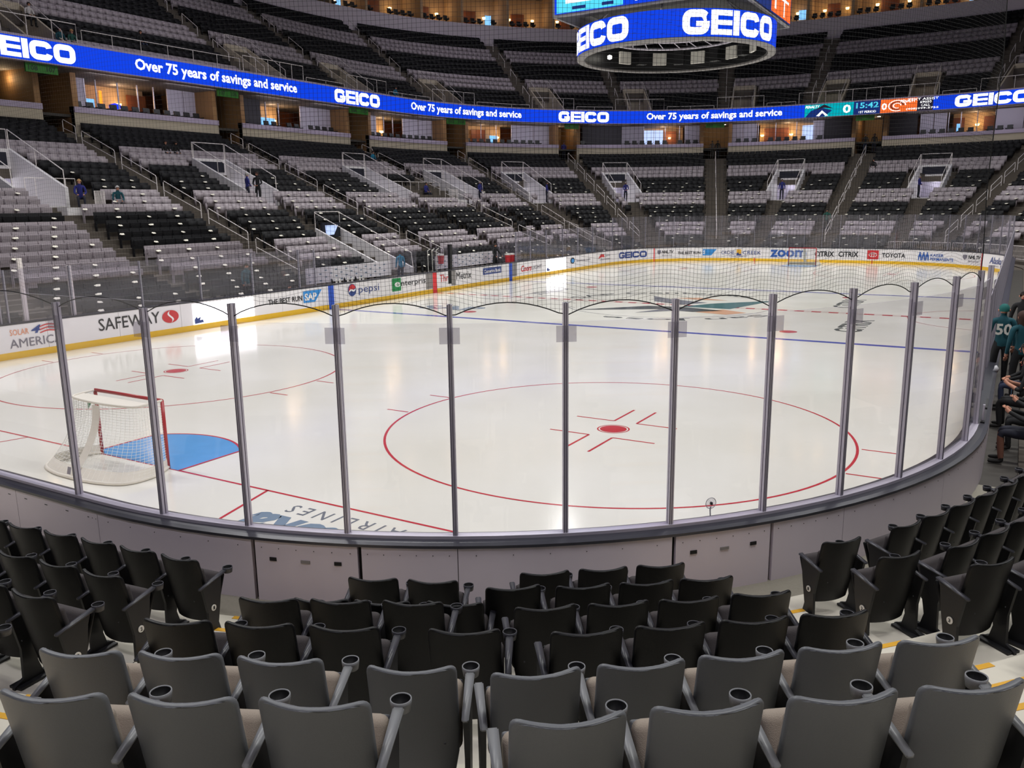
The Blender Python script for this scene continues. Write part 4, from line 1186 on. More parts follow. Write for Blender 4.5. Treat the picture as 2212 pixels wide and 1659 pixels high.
# white ramps, barricades and bench details of the far corner and benches
def barricade(p, q, z, label, h=1.0, ground=0.0):
    b = thing('barricade', label, 'barricade', group='white picket barricades')
    (x0, y0), (x1, y1) = p, q
    z0, z1 = (z, z) if not isinstance(z, tuple) else z
    pipe([(x0, y0, z0), (x0, y0, z0 + h), (x1, y1, z1 + h), (x1, y1, z1)], .024).build('frame', 'white_pipe', b)
    pipe([(x0, y0, z0 + .15), (x1, y1, z1 + .15)], .02).build('bottom_rail', 'white_pipe', b)
    n = int(math.hypot(x1 - x0, y1 - y0) / .13); mb = MB()
    for i in range(1, n):
        f = i / n; mb.tube([(x0 + (x1 - x0) * f, y0 + (y1 - y0) * f, z0 + (z1 - z0) * f + .15), (x0 + (x1 - x0) * f, y0 + (y1 - y0) * f, z0 + (z1 - z0) * f + h)], .012, 4, caps=False)
    o = mb.build('pickets', 'white_pipe', b); o['kind'] = 'stuff'
for i in range(5):
    a, b = ring(10.4, 146 + i * 12.5), ring(10.4, 157.5 + i * 12.5)
    barricade(a, b, .55, f'white picket barricade behind the far right boards, {nth(i + 1)} from the goal', .98)
for i in range(3):
    a, b = ring(11.0 + i * 2.1, 66.5 + i * 0.3), ring(13.0 + i * 2.1, 66.8 + i * .3)
    barricade(a, b, (TREAD[1] + i * .62, TREAD[3] + i * .62), f'sloping picket rail beside the far corner ramp, {nth(i + 1)} from the boards', .95)
# ================================================================== CENTRE-HUNG SCOREBOARD
sb = thing('hanging_scoreboard', 'centre-hung scoreboard with square screens over a blue ring screen', 'scoreboard', (0, 30.48, 0))
def cyl_band(r0, r1, z0, z1, a0, a1, n=72):
    mb = MB(); v = []; f = []
    for i in range(n + 1):
        a = rad(a0 + (a1 - a0) * i / n)
        for r, z in ((r1, z0), (r1, z1), (r0, z1), (r0, z0)): v.append((r * cos(a), r * sin(a), z))
    for i in range(n):
        for j in range(4): f.append((i * 4 + j, i * 4 + (j + 1) % 4, i * 4 + 4 + (j + 1) % 4, i * 4 + 4 + j))
    return mb.add(v, f)
SR, SZ0, SZ1 = 4.12, 10.62, 11.62
cyl_band(SR - .02, SR, SZ0, SZ1, 0, 360).build('ring_screen', 'led_blue', sb)
cyl_band(SR - .35, SR - .03, SZ0 - .06, SZ1 - .02, 0, 360).build('ring_body', 'frame_black', sb)
cyl_band(SR - .30, SR + .01, SZ0 - .12, SZ0 - .02, 0, 360).build('ring_lip', 'grey_door', sb)
def ring_word(s, a0, a1, z0, z1, m, bold):
    v, f = wide_word(); pts = []
    for x, y in v:
        a = rad(a0 + (a1 - a0) * x); pts.append(((SR + .02) * cos(a), (SR + .02) * sin(a), z0 + (z1 - z0) * y))
    MB().add(pts, f).build('lettering', m, sb)
for c in (-35, -126, 58, 150):
    ring_word('GEICO', c - 31, c + 31, SZ0 + .06, SZ1 - .05, 'led_white', .06)
for k in range(26):                       # seams between the ring modules
    a = rad(-100 + k * 2.4 + (1.2 if k % 2 else 0)); z = SZ0 + .05 + (k * 37 % 90) / 100
    MB().box(((SR + .012) * cos(a), (SR + .012) * sin(a), z), (.008, .16, .012), a).build('module_seam', 'led_navy', sb)
A = 3.78
for k, (m, cx, cy, rz) in enumerate((('front', 0, -A, 0), ('right', A, 0, pi / 2), ('back', 0, A, pi), ('left', -A, 0, -pi / 2))):
    face_ = MB().box((0, 0, 14.1), (2 * A, .12, 4.4)).build('screen_frame', 'grey_door', sb, loc=(cx, cy, 0), rz=rz)
    scr = MB().box((0, -.09, 14.1), (2 * A - .16, .03, 4.2)).build('screen_face', 'led_blue' if k == 0 else 'led_navy', sb, loc=(cx, cy, 0), rz=rz)
    def patch(x0, x1, z0, z1, mm, dz=0):
        z0 -= .4; z1 -= .4
        MB().add([(x0, -.115 - dz, z0), (x1, -.115 - dz, z0), (x1, -.115 - dz, z1), (x0, -.115 - dz, z1)], [(0, 1, 2, 3)]).build('picture_patch', mm, sb, loc=(cx, cy, 0), rz=rz)
    if k == 0:
        patch(-3.6, -.7, 12.42, 15, 'led_cyan'); patch(-3.2, -1.3, 12.75, 13.1, 'led_white', .005); patch(-2.9, -2.3, 12.5, 12.62, 'led_navy', .005); patch(-1.6, -1.1, 12.5, 12.62, 'led_navy', .005)
        patch(-2.4, -1.5, 13.2, 13.8, 'led_teal', .005); patch(.9, 3.6, 12.42, 15, 'led_orange')
        for i in range(3): patch(-.2 + i * .34, -.1 + i * .34, 12.5, 12.78, 'led_white', .005)
    if k == 1:
        patch(.4, 3.6, 12.42, 15, 'led_orange'); patch(-3.6, -1.6, 12.42, 15, 'led_cyan'); patch(.9, 1.15, 12.6, 14.5, 'led_white', .005); patch(1.7, 3.2, 13.1, 13.2, 'led_white', .005); patch(2.4, 2.55, 12.5, 13.8, 'led_white', .005)
        for i in range(3): patch(-1.0 + i * .3, -.92 + i * .3, 12.9, 13.2, 'led_white', .005)
    MB().add([(-A, 0, 11.9), (A, 0, 11.9), (A - .75, .75, 11.95), (-A + .75, .75, 11.95)], [(0, 1, 2, 3)]).build('lower_soffit', 'dark_wall', sb, loc=(cx, cy, 0), rz=rz)
MB().box((0, 0, 12.6), (5.6, 5.6, 1.0)).build('lower_body', 'frame_black', sb)
for a in range(0, 360, 45):               # rods carrying the ring
    x, y = (SR - .2) * cos(rad(a + 12)), (SR - .2) * sin(rad(a + 12))
    pipe([(x, y, SZ1 - .05), (x * .8, y * .8, 12.2)], .035).build('hanger_rod', 'alu', sb)
# truss circle and speaker boxes inside the ring
pipe([(2.9 * cos(a), 2.9 * sin(a), 11.35) for a in np.linspace(0, 2 * pi, 33)[:-1]], .05, 6).build('truss_tube', 'alu', sb) if False else MB().tube([(2.9 * cos(a), 2.9 * sin(a), 11.35) for a in np.linspace(0, 2 * pi, 33)[:-1]], .05, 6, True).build('truss_tube', 'alu', sb)
MB().tube([(2.6 * cos(a), 2.6 * sin(a), 11.6) for a in np.linspace(0, 2 * pi, 33)[:-1]], .05, 6, True).build('truss_tube', 'alu', sb)
for a in range(0, 360, 15):
    pipe([(2.9 * cos(rad(a)), 2.9 * sin(rad(a)), 11.35), (2.6 * cos(rad(a + 7)), 2.6 * sin(rad(a + 7)), 11.6)], .025, 4).build('truss_web', 'alu', sb)
for a in (62, 92, 122, 152, 32, 2):
    MB().box((3.35 * cos(rad(a)), 3.35 * sin(rad(a)), 11.0), (.12, .62, .52), rad(a), rx=0).build('reflector_panel', 'plate_white', sb)
for a in (47, 77, 107, 137):
    MB().box((3.3 * cos(rad(a)), 3.3 * sin(rad(a)), 11.05), (.35, .42, .62), rad(a)).build('loudspeaker', 'frame_black', sb)
for a in (10, 168):
    MB().lathe([(0, -.1), (.1, -.06), (.1, .06), (0, .1)], 10).build('spot_lamp', 'lamp_white', sb, loc=(3.4 * cos(rad(a)), 3.4 * sin(rad(a)), 10.95))

# ================================================================== PLAYER BENCHES
def bench_pattern(name, y0, y1, x, z0, z1, parent):
    MB().box((x, (y0 + y1) / 2, (z0 + z1) / 2), (.08, y1 - y0, z1 - z0)).build(name, 'board_white', parent)
    mb = MB(); k = 0
    n = int((y1 - y0) / .36)
    for i in range(n):
        for j in range(4):
            if (i + j) % 2: continue
            yy = y0 + .1 + i * .36; zz = z0 + .08 + j * (z1 - z0 - .1) / 4
            mb.add([(x + .045, yy, zz), (x + .045, yy + .15, zz), (x + .045, yy + .15, zz + .06), (x + .045, yy, zz + .06)], [(0, 1, 2, 3)])
    o = mb.build('printed_logos', 'paint_slate', parent); o['kind'] = 'stuff'
for k, (y0, y1, lab) in enumerate(((22.9, 29.0, 'white logo-printed wall behind the nearer players bench'), (33.0, 39.6, 'white logo-printed wall behind the farther players bench'))):
    b = thing('players_bench', lab, 'bench')
    bench_pattern('back_wall', y0, y1, -14.7, 1.0, 1.72, b)
    MB().box((-14.2, (y0 + y1) / 2, .75), (.42, y1 - y0, .08)).build('seat', 'board_white', b)
    for yy in np.linspace(y0 + .3, y1 - .3, 5): MB().box((-14.2, yy, .52), (.08, .08, .4)).build('leg', 'alu', b)
    MB().box((-13.5, (y0 + y1) / 2, .98), (.3, y1 - y0, .04)).build('front_shelf', 'board_white', b)
    for yy in (y0 - .1, y1 + .1): MB().box((-13.9, yy, 1.5), (1.7, .02, 1.5)).build('end_glass', 'glass_far', b)
for i in range(9):
    y = 23.3 + i * .27
    o = MB().lathe([(0, 0), (.045, 0), (.05, .2), (.02, .24), (.02, .28), (0, .28)], 8).build('water_bottle', 'plate_white' if i % 3 else 'cloth_black', None, loc=(-13.5 + .03 * (i % 2), y, 1.0))
    tag(o, f'small water bottle on the nearer bench shelf, {nth(i + 1)} from the left', 'bottle', 'water bottles on the bench shelf')
for i, (x, y, z) in enumerate(((-13.7, 39.7, 1.02), (-13.75, 39.35, 1.02), (-14.6, 33.4, 1.3))):
    c = thing('drink_cooler', ['red drink cooler with white lid at the end of the farther bench', 'second red drink cooler beside the farther bench', 'red cooler behind the black post at the centre of the benches'][i], 'cooler', (x, y, z))
    MB().lathe([(0, 0), (.17, 0), (.2, .46), (0, .46)], 14).build('body', 'ad_red', c); MB().lathe([(0, .46), (.21, .46), (.2, .54), (0, .56)], 14).build('lid', 'plate_white', c)
MB().lathe([(0, 0), (.36, 0), (.36, .06), (0, .06)], 4).build('bench_bag', 'frame_black', None, loc=(-13.9, 27.3, 1.0)).scale = (1, 1, 1)
tag(bpy.data.objects['bench_bag'], 'flat black bag on the nearer bench', 'bag')
p = MB().box((-13.05, 32.1, 1.75), (.16, .2, 1.4)).build('bench_post', 'frame_black'); tag(p, 'black padded post between the two players benches', 'post')
def bent_stick(name, label, pts, m, w): return tag(MB().tube(pts, w, 5).build(name, m), label, 'stick')
for i in range(6):
    y = 31.6 + i * .2
    bent_stick('hockey_stick', f'upright hockey stick in the rack between the benches, {nth(i + 1)} from the left', [(-14.3, y, .9), (-14.35, y + .05, 2.1), (-14.3, y + .22, 2.2)], 'plate_white' if i % 2 else 'cloth_black', .022)
# bench stair with white walls
v = thing('bench_tunnel', 'white walled stair tunnel with a blue sign behind the nearer bench', 'tunnel', (-15.3, 30.75, 0))
for sy in (-1, 1):
    pts = [(0, sy * .9, .9), (0, sy * .9, 1.2), (-5.2, sy * .9, 3.35), (-5.2, sy * .9, .9)]
    q = [(a, b + sy * .14, c) for a, b, c in pts]
    MB().add(pts + q, [(0, 1, 2, 3), (7, 6, 5, 4), (0, 4, 5, 1), (1, 5, 6, 2), (2, 6, 7, 3), (3, 7, 4, 0)]).build('side_wall', 'white_paint', v)
    pipe([(0, sy * 1.0, 1.2), (-.1, sy * 1.0, 2.0), (-5.2, sy * 1.0, 4.2), (-5.2, sy * 1.0, 3.3)]).build('rail', 'white_pipe', v)
pipe([(-5.2, -1, 3.3), (-5.2, -1, 4.25), (-5.2, 1, 4.25), (-5.2, 1, 3.3)]).build('rail', 'white_pipe', v)
MB().box((-5.0, 0, 3.25), (.1, 1.5, .8)).build('sign_board', 'cloth_navy', v)
MB().add([(-4.93, -.5, 3.5), (-4.93, .55, 3.5), (-4.93, .2, 2.98), (-4.93, -.45, 2.95)], [(0, 1, 2, 3)]).build('sign_light', 'screen_pale', v)
MB().box((-5.3, 0, 1.9), (.1, 1.8, 2.2)).build('passage', 'dark_wall', v)

# wheelchair platform with white rails at the left edge and in the middle of the left stand
def platform(t0, t1, row, lab):
    pl = thing('accessible_platform', lab, 'platform')
    R0, R1 = ROW_R[row] - .6, ROW_R[row + 3]
    mb = MB(); mb.sweep([(R0, TREAD[row] - .5), (R0, TREAD[row] + .35), (R1, TREAD[row] + .35), (R1, TREAD[row] - .5)], t0, t1); mb.build('deck', 'white_paint', pl)
    pipe([P3(R1, t0, TREAD[row] + .35), P3(R1, t0, TREAD[row] + 1.75)] + [P3(R1, t, TREAD[row] + 1.75) for t in tsamples(t0, t1)] + [P3(R1, t1, TREAD[row] + .35)]).build('rail', 'white_pipe', pl)
    n = 5
    for i in range(1, n): pipe([P3(R1, t0 + (t1 - t0) * i / n, TREAD[row] + .35), P3(R1, t0 + (t1 - t0) * i / n, TREAD[row] + 1.75)], .02).build('post', 'white_pipe', pl)
    mb = MB(); g0 = t0 + (t1 - t0) * .55; g1 = g0 + (t1 - t0) * .2
    for i in range(11):
        t = g0 + (g1 - g0) * i / 10; mb.tube([P3(R0 - .05, t, TREAD[row] - .2), P3(R0 - .05, t, TREAD[row] + 1.1)], .014, 4, caps=False)
    o = mb.build('gate_pickets', 'white_pipe', pl); o['kind'] = 'stuff'
    pipe([P3(R0 - .05, g0, TREAD[row] - .2), P3(R0 - .05, g0, TREAD[row] + 1.1), P3(R0 - .05, g1, TREAD[row] + 1.1), P3(R0 - .05, g1, TREAD[row] - .2)], .022).build('gate_frame', 'white_pipe', pl)
platform(37.4, 42.6, 13, 'white-railed accessible platform in the middle of the left stand')
platform(8.9, 11.4, 12, 'white-railed accessible platform at the left edge of the picture')

# ================================================================== FAR SEATS
def far_seat():
    mb = MB()
    mb.box((0, .03, .63), (.505, .045, .46), rx=.14)      # back
    mb.box((0, .16, .54), (.495, .09, .38), rx=-.12)       # tipped-up seat
    mb.box((.2655, .19, .56), (.03, .34, .045))            # arm
    mb.box((.2655, .12, .27), (.03, .14, .54))             # side frame
    return mb
FS = far_seat()
far_me = {'grey': FS.mesh('arena_seat', 'grey_seat'), 'black': FS.mesh('arena_seat', 'black_seat')}
FS_V = np.array(FS.v); FS_F = np.array(FS.f)
CARD = MB(); CARD.add([(-.09, -.05, 0), (.03, -.06, 0), (.1, 0, .0), (.06, .06, 0), (-.06, .05, 0), (-.09, -.05, .012), (.03, -.06, .012), (.1, 0, .012), (.06, .06, .012), (-.06, .05, .012)],
              [(4, 3, 2, 1, 0), (5, 6, 7, 8, 9)] + [(i, (i + 1) % 5, 5 + (i + 1) % 5, 5 + i) for i in range(5)])
CARD_V = np.array(CARD.v)
card_me = CARD.mesh('white_card', 'card')
def project(p):
    d = np.array(p) - CAMLOC
    x, y, z = d @ _r, d @ _u, d @ _f
    return 1106 + 1818.33 * x / z, 829.5 - 1818.33 * y / z, z
seats = []       # (tier, row, block name, index in block, x, y, z, rz, colour)
cards = []
def fill(tier, rows, radii, zs, grey, aisles, half, mids, pitch, midfun):
    for i in rows:
        R, z = radii[i], zs[i]
        for k in range(len(aisles) - 1):
            cuts = [(aisles[k], half, aisles[k + 1], half)]
            for m in mids:
                if aisles[k] < m < aisles[k + 1]:
                    hm = midfun(i + 1)
                    if hm:
                        new = []
                        for c in cuts:
                            if c[0] < m < c[2]: new += [(c[0], c[1], m, hm), (m, hm, c[2], c[3])]
                            else: new.append(c)
                        cuts = new
            for bi, (a, ha, b, hb) in enumerate(cuts):
                Ln = arclen(a, b, R) - ha - hb
                n = int(Ln / pitch)
                if n < 1: continue
                t = advance(a, ha + (Ln - n * pitch) / 2 + pitch / 2, R)
                off = (i * 2) % 3
                for j in range(n):
                    x, y = ring(R, t)
                    c = 'grey' if (i + 1) in grey else 'black'
                    if tier == 0 and t < 8.7 and i + 1 in (5, 6, 7, 8, 9, 10): c = 'grey'
                    if tier == 1 and i == 0 and 16 < t < 28.4: c = 'grey'
                    blocked = tier == 0 and ((37.2 < t < 42.8 and 13 <= i <= 16) or (8.7 < t < 11.6 and 12 <= i <= 15) or (29.45 < y < 32.05 and x < 0 and R < 16.9 and t < 30) or (21.6 < y < 40.2 and x < 0 and R < 10.6))
                    if not blocked:
                        seats.append((tier, i + 1, (k, bi), j + 1, x, y, z, facing(t), c))
                        if tier == 0 and i < 17 and (j + off) % 3 == 1 and random.random() < .9: cards.append(len(seats) - 1)
                    t = advance(t, pitch, R)
fill(0, range(25), ROW_R, TREAD, ROW_GREY, MAIN_AISLES, .95, MID_AISLES, .535, lambda r: .56 if r <= 14 else (1.85 if r <= 19 else 0))
fill(1, range(UP_N), UP_R, UP_Z, UP_GREY, [-6] + UP_AISLES + [172], .68, UP_PORTS, .535, lambda r: 1.3 if r <= 5 else 0)
# the seats that show largest become single objects, the rest one mesh per colour
info = []
for n, s in enumerate(seats):
    u, v, d = project((s[4], s[5], s[6] + .6))
    vis = d > 0 and -20 < u < 2230 and -30 < v < 720
    info.append((d if vis else 1e9, n, vis))
near_first = [n for d, n, vis in sorted(info) if vis][:215]
single = set(near_first)
blk_names = {}
BN = ['left-edge', 'second', 'third', 'fourth', 'fifth', 'sixth', 'seventh', 'eighth', 'ninth', 'tenth', 'eleventh', 'twelfth']
blocks_used = sorted({seats[n][2] for n in single})
for i, b in enumerate(blocks_used): blk_names[b] = BN[i] if i < 12 else nth(i + 1)
for n in near_first:
    tier, row, blk, j, x, y, z, rz, c = seats[n]
    o = obj('arena_seat', far_me[c], None, (x, y, z), rz)
    tag(o, f'{c} folding seat across the ice, {blk_names[blk]} block from the left, {nth(row)} row up, {nth(j)} seat', 'seat', 'folding seats across the ice')
def stuff_mesh(name, base_v, base_f, inst, m):
    """inst rows: x, y, z, rz (and optional tilt) -> one mesh"""
    inst = np.array(inst); n = len(inst); k = len(base_v)
    c, s = np.cos(inst[:, 3])[:, None], np.sin(inst[:, 3])[:, None]
    X = base_v[None, :, 0] * c - base_v[None, :, 1] * s + inst[:, 0:1]
    Y = base_v[None, :, 0] * s + base_v[None, :, 1] * c + inst[:, 1:2]
    Z = np.repeat(base_v[None, :, 2], n, 0) + inst[:, 2:3]
    V = np.stack([X, Y, Z], 2).reshape(-1, 3)
    me = bpy.data.meshes.new(name)
    me.vertices.add(len(V)); me.vertices.foreach_set('co', V.ravel())
    loops = []; starts = []; totals = []
    flat = np.concatenate([np.array(f) for f in base_f]); sizes = np.array([len(f) for f in base_f])
    allv = (flat[None, :] + (np.arange(n) * k)[:, None]).ravel()
    tot = np.tile(sizes, n); st = np.concatenate([[0], np.cumsum(tot)[:-1]])
    me.loops.add(len(allv)); me.loops.foreach_set('vertex_index', allv.astype(np.int32))
    me.polygons.add(len(tot)); me.polygons.foreach_set('loop_start', st.astype(np.int32)); me.polygons.foreach_set('loop_total', tot.astype(np.int32))
    me.materials.append(MATS[m]); me.update(calc_edges=True); me.validate()
    return me
for tier, tn in ((0, 'lower'), (1, 'upper')):
    for c in ('grey', 'black'):
        inst = [(s[4], s[5], s[6], s[7]) for n, s in enumerate(seats) if s[0] == tier and s[8] == c and n not in single]
        o = obj('arena_seat_rows', stuff_mesh('arena_seat_rows', FS_V, FS.f, inst, c + '_seat'))
        tag(o, f'{c} folding seats filling the {tn} stand across the ice', 'seat', None, 'stuff')
# white cards left on the seat arms
def card_pose(s):
    x, y, z, rz = s[4], s[5], s[6], s[7]
    lx, ly = .262, .27
    return (x + lx * cos(rz) - ly * sin(rz), y + lx * sin(rz) + ly * cos(rz), z + .62, rz)
tilt = Matrix.Rotation(rad(-26), 3, 'X')
CV = np.array([tuple(tilt @ Vector(p)) for p in CARD_V]) * 1.35
card_me2 = bpy.data.meshes.new('white_card'); card_me2.from_pydata([tuple(p) for p in CV], [], CARD.f); card_me2.materials.append(MATS['card'])
order = sorted(cards, key=lambda n: info[n][0])
show = [n for n in order if info[n][2]]
for b in sorted({seats[n][2] for n in show[:170]}):
    if b not in blk_names: blk_names[b] = nth(len(blk_names) + 1)
for n in show[:170]:
    x, y, z, rz = card_pose(seats[n]); s = seats[n]
    o = obj('white_card', card_me2, None, (x, y, z), rz + random.uniform(-.3, .3))
    tag(o, f'white paper card on a seat arm, {blk_names[s[2]]} block across the ice, {nth(s[1])} row, {nth(s[3])} seat', 'card', 'white cards on the seats')
o = obj('white_cards', stuff_mesh('white_cards', CV, CARD.f, [card_pose(seats[n]) for n in show[170:]], 'card'))
tag(o, 'white paper cards scattered along the farther seat rows', 'card', None, 'stuff')
# ================================================================== FOREGROUND SEATS
def seat_shell():
    bm = bmesh.new()
    zs = [.16, .28, .42, .54, .66, .76, .80, .82, .836, .846, .85]
    nx = 10
    fr, bk = [], []
    for z in zs:
        hw = .226 if z <= .80 else .226 - .042 + .042 * math.sqrt(max(0, 1 - ((z - .80) / .05) ** 2))
        if z < .42: hw -= .03 * ((.42 - z) / .26) ** 2
        lean = .13 * (.85 - z) / .61
        r1, r2 = [], []
        for i in range(nx + 1):
            x = -hw + 2 * hw * i / nx
            y = lean + .06 * (x / .226) ** 2
            zd = z - .016 * (1 - (x / .226) ** 2) * max(0, (z - .6) / .25)
            r1.append(bm.verts.new((x, y, zd))); r2.append(bm.verts.new((x, y + .034, zd - .002)))
        bk.append(r1); fr.append(r2)
    for a in range(len(zs) - 1):
        for i in range(nx):
            bm.faces.new((bk[a][i], bk[a][i + 1], bk[a + 1][i + 1], bk[a + 1][i]))
            bm.faces.new((fr[a][i + 1], fr[a][i], fr[a + 1][i], fr[a + 1][i + 1]))
        bm.faces.new((bk[a][0], bk[a + 1][0], fr[a + 1][0], fr[a][0])); bm.faces.new((bk[a + 1][nx], bk[a][nx], fr[a][nx], fr[a + 1][nx]))
    for i in range(nx):
        bm.faces.new((bk[0][i + 1], bk[0][i], fr[0][i], fr[0][i + 1])); bm.faces.new((bk[-1][i], bk[-1][i + 1], fr[-1][i + 1], fr[-1][i]))
    bm.normal_update()
    sharp = [e for e in bm.edges if len(e.link_faces) == 2 and e.link_faces[0].normal.angle(e.link_faces[1].normal, 0) > rad(50)]
    bmesh.ops.bevel(bm, geom=sharp, offset=.011, segments=3, profile=.5, affect='EDGES')
    bm.verts.index_update()
    v = [tuple(p.co) for p in bm.verts]; f = [tuple(q.index for q in p.verts) for p in bm.faces]
    bm.free()
    return MB().add(v, f)
SHELL = seat_shell()
PAD = MB().add(*bevel_box(.415, .06, .40, .028, 3, .20, (0, .185, .52)))
PAN = MB().add(*bevel_box(.465, .105, .36, .045, 4, -.36, (0, .275, .44)))
UNDER = MB().add(*bevel_box(.45, .03, .33, .012, 2, -.36, (0, .338, .415)))
def arm_mesh(cup):
    mb = MB()
    y1 = .36 if cup else .34
    for (ya, yb, wa, wb) in ((.02, y1, .036, .05),):
        za, zb = .575, .635
        pts = []
        for y, w, z in ((ya, wa, za), (yb, wb, zb)):
            pts += [(-w / 2, y, z - .022), (w / 2, y, z - .022), (w / 2, y, z), (-w / 2, y, z)]
        mb.add(pts, [(0, 3, 2, 1), (4, 5, 6, 7), (0, 1, 5, 4), (1, 2, 6, 5), (2, 3, 7, 6), (3, 0, 4, 7)])
    bm = bmesh.new(); me = mb.mesh('tmp', 'ink'); bm.from_mesh(me); bmesh.ops.bevel(bm, geom=list(bm.edges), offset=.006, segments=2, affect='EDGES'); bm.verts.index_update()
    r = MB().add([tuple(v.co) for v in bm.verts], [tuple(v.index for v in f.verts) for f in bm.faces]); bm.free(); bpy.data.meshes.remove(me)
    return r
ARM_CUP, ARM_PLAIN = arm_mesh(True), arm_mesh(False)
CUP = MB().lathe([(.0425, -.004), (.0425, .004), (.0475, .004), (.0475, -.012), (.042, -.05), (.0, -.05)], 22, (0, .405, .64)).lathe([(.0425, .0), (.038, -.044), (0, -.044)], 22, (0, .405, .64), 1)
def side_frame():
    mb = MB()
    prof = [(.05, .56), (.30, .60), (.27, .40), (.22, .16), (.25, .05), (.33, .02), (.33, .0), (.0, .0), (.0, .02), (.09, .06), (.10, .3)]
    n = len(prof)
    mb.add([(-.014, y, z) for y, z in prof] + [(.014, y, z) for y, z in prof], [tuple(range(n)), tuple(range(2 * n - 1, n - 1, -1))] + [(i, n + i, n + (i + 1) % n, (i + 1) % n) for i in range(n)])
    mb.box((0, .165, .012), (.13, .30, .02))
    return mb
FRAME = side_frame()
DISC = MB(); DISC.add([(0, .03 * cos(a), .03 * sin(a)) for a in np.linspace(0, 2 * pi, 21)[:-1]] + [(.006, .03 * cos(a), .03 * sin(a)) for a in np.linspace(0, 2 * pi, 21)[:-1]], [tuple(range(20)), tuple(range(39, 19, -1))] + [(i, 20 + i, 20 + (i + 1) % 20, (i + 1) % 20) for i in range(20)])
NM = {}
for c in ('grey', 'black'):
    m = 'near_' + c; fab = 'beige_fabric' if c == 'grey' else 'dark_fabric'
    NM[c] = dict(shell=SHELL.mesh('backrest', m, True), pad=PAD.mesh('back_pad', fab, True), pan=PAN.mesh('seat_cushion', fab, True), under=UNDER.mesh('seat_shell', m, True),
                 cuparm=ARM_CUP.mesh('armrest', m + '_arm', True), arm=ARM_PLAIN.mesh('armrest', m + '_arm', True), cup=CUP.mesh('cup_holder', [m + '_arm', 'gap_black'], True), frame=FRAME.mesh('side_frame', 'frame_black'))
    for k in ('shell', 'pad', 'pan', 'under', 'cuparm', 'arm', 'cup', 'frame'): fix_normals(NM[c][k])
disc_me = DISC.mesh('number_plate', 'plate_white')
BOLT = MB().add(*bevel_box(.012, .006, .012, .002, 1)).mesh('bolt', 'ink')
def near_seat(x, y, top, ang, c, label, left_arm=False, number=None, side=1, group='foreground seats'):
    """x,y: centre of the back's top edge; top: its height; ang: direction of the row in degrees"""
    s = thing('stadium_seat', label, 'seat', (x, y, top - .85), rad(ang), group)
    M = NM[c]
    b = obj('backrest', M['shell'], s)
    for bx in (-.16, .16): obj('bolt', BOLT, b, (bx, .052, .42))
    obj('back_pad', M['pad'], s); obj('seat_cushion', M['pan'], s); obj('seat_shell', M['under'], s)
    a = obj('armrest', M['cuparm'], s, (.2675, 0, 0)); obj('cup_holder', M['cup'], a)
    f = obj('side_frame', M['frame'], s, (.2675, 0, 0))
    if left_arm:
        obj('armrest', M['arm'], s, (-.2675, 0, 0)); f2 = obj('side_frame', M['frame'], s, (-.2675, 0, 0))
    if number:
        par = f if side > 0 else f2
        pl = obj('number_plate', disc_me, par, (.016 if side > 0 else -.022, .165, .33))
        v, fc = text_shape(number, .03)
        sg = 1 if side > 0 else -1
        obj('number', MB().add([((.024 if side > 0 else -.024), .165 + sg * (px - .5) * .022, .33 + (py - .5) * .032) for px, py in v], fc).mesh('number', 'ink'), par)
    return s
ROWZ = {'A': 1.25, 'B': 1.45, 'C': 1.65, 'D': 1.90, 'E': 2.21, 'F': 2.56}
RWORD = {'A': 'row nearest the boards', 'B': 'second row', 'C': 'third row', 'D': 'fourth row', 'E': 'fifth row', 'F': 'row nearest the camera'}
LEFTG = {'A': [(8.81, -.47), (9.30, -.25)], 'B': [(8.99, -1.30), (9.43, -1.09), (9.94, -.83)], 'C': [(8.94, -1.78), (9.42, -1.54), (9.90, -1.30)],
         'D': [(9.06, -2.64), (9.55, -2.41), (10.05, -2.18), (10.73, -1.84)], 'E': [(9.43, -3.49), (9.91, -3.25), (10.40, -3.03), (11.04, -2.76)],
         'F': [(10.27, -4.10), (10.75, -3.86), (11.23, -3.62)]}
RIGHTG = {'A': [(10.09, .39), (10.51, .72), (10.93, 1.05)], 'B': [(10.21, -.36), (10.69, -.06), (11.11, .25), (11.51, .56)], 'C': [(10.79, -.88), (11.22, -.57), (11.64, -.26), (12.07, .09)],
          'D': [(11.40, -1.47), (11.82, -1.15), (12.25, -.82), (12.67, -.49)], 'E': [(11.61, -2.48), (12.03, -2.15), (12.44, -1.82), (12.86, -1.49), (13.29, -1.17)],
          'F': [(12.16, -3.21), (12.59, -2.87), (13.03, -2.54), (13.46, -2.21)]}
for r in 'ABCDEF':
    c = 'grey' if r in 'EF' else 'black'
    cn = 'dark grey' if c == 'grey' else 'black'
    for i, (x, y) in enumerate(LEFTG[r]):
        near_seat(x, y, ROWZ[r], 25.5 if i < 3 else 29, c, f'{cn} foreground seat, {RWORD[r]}, {nth(i + 1)} from the left in the middle block', i == 0)
    k0 = len(LEFTG[r])
    for i, (x, y) in enumerate(RIGHTG[r]):
        near_seat(x, y, ROWZ[r], 37.6, c, f'{cn} foreground seat, {RWORD[r]}, {nth(k0 + i + 1)} from the left in the middle block', i == 0)
# block left of the left stairs
def runl(x, y, dx, dy, n): return [(x - dx * i, y - dy * i) for i in range(n)]
for r, pts in (('A', runl(6.89, -1.02, .531, .065, 7)), ('B', runl(7.0, -1.86, .531, .065, 5)), ('C', runl(7.30, -2.60, .531, .065, 4)), ('D', runl(7.55, -3.42, .531, .065, 2))):
    for i, (x, y) in enumerate(pts):
        near_seat(x, y, ROWZ[r], 7.2, 'black', f'black foreground seat, {RWORD[r]}, {nth(i + 1)} left of the left stairs', i == len(pts) - 1, {'A': '1', 'B': '2', 'C': '3'}.get(r) if i == 0 else None, 1)
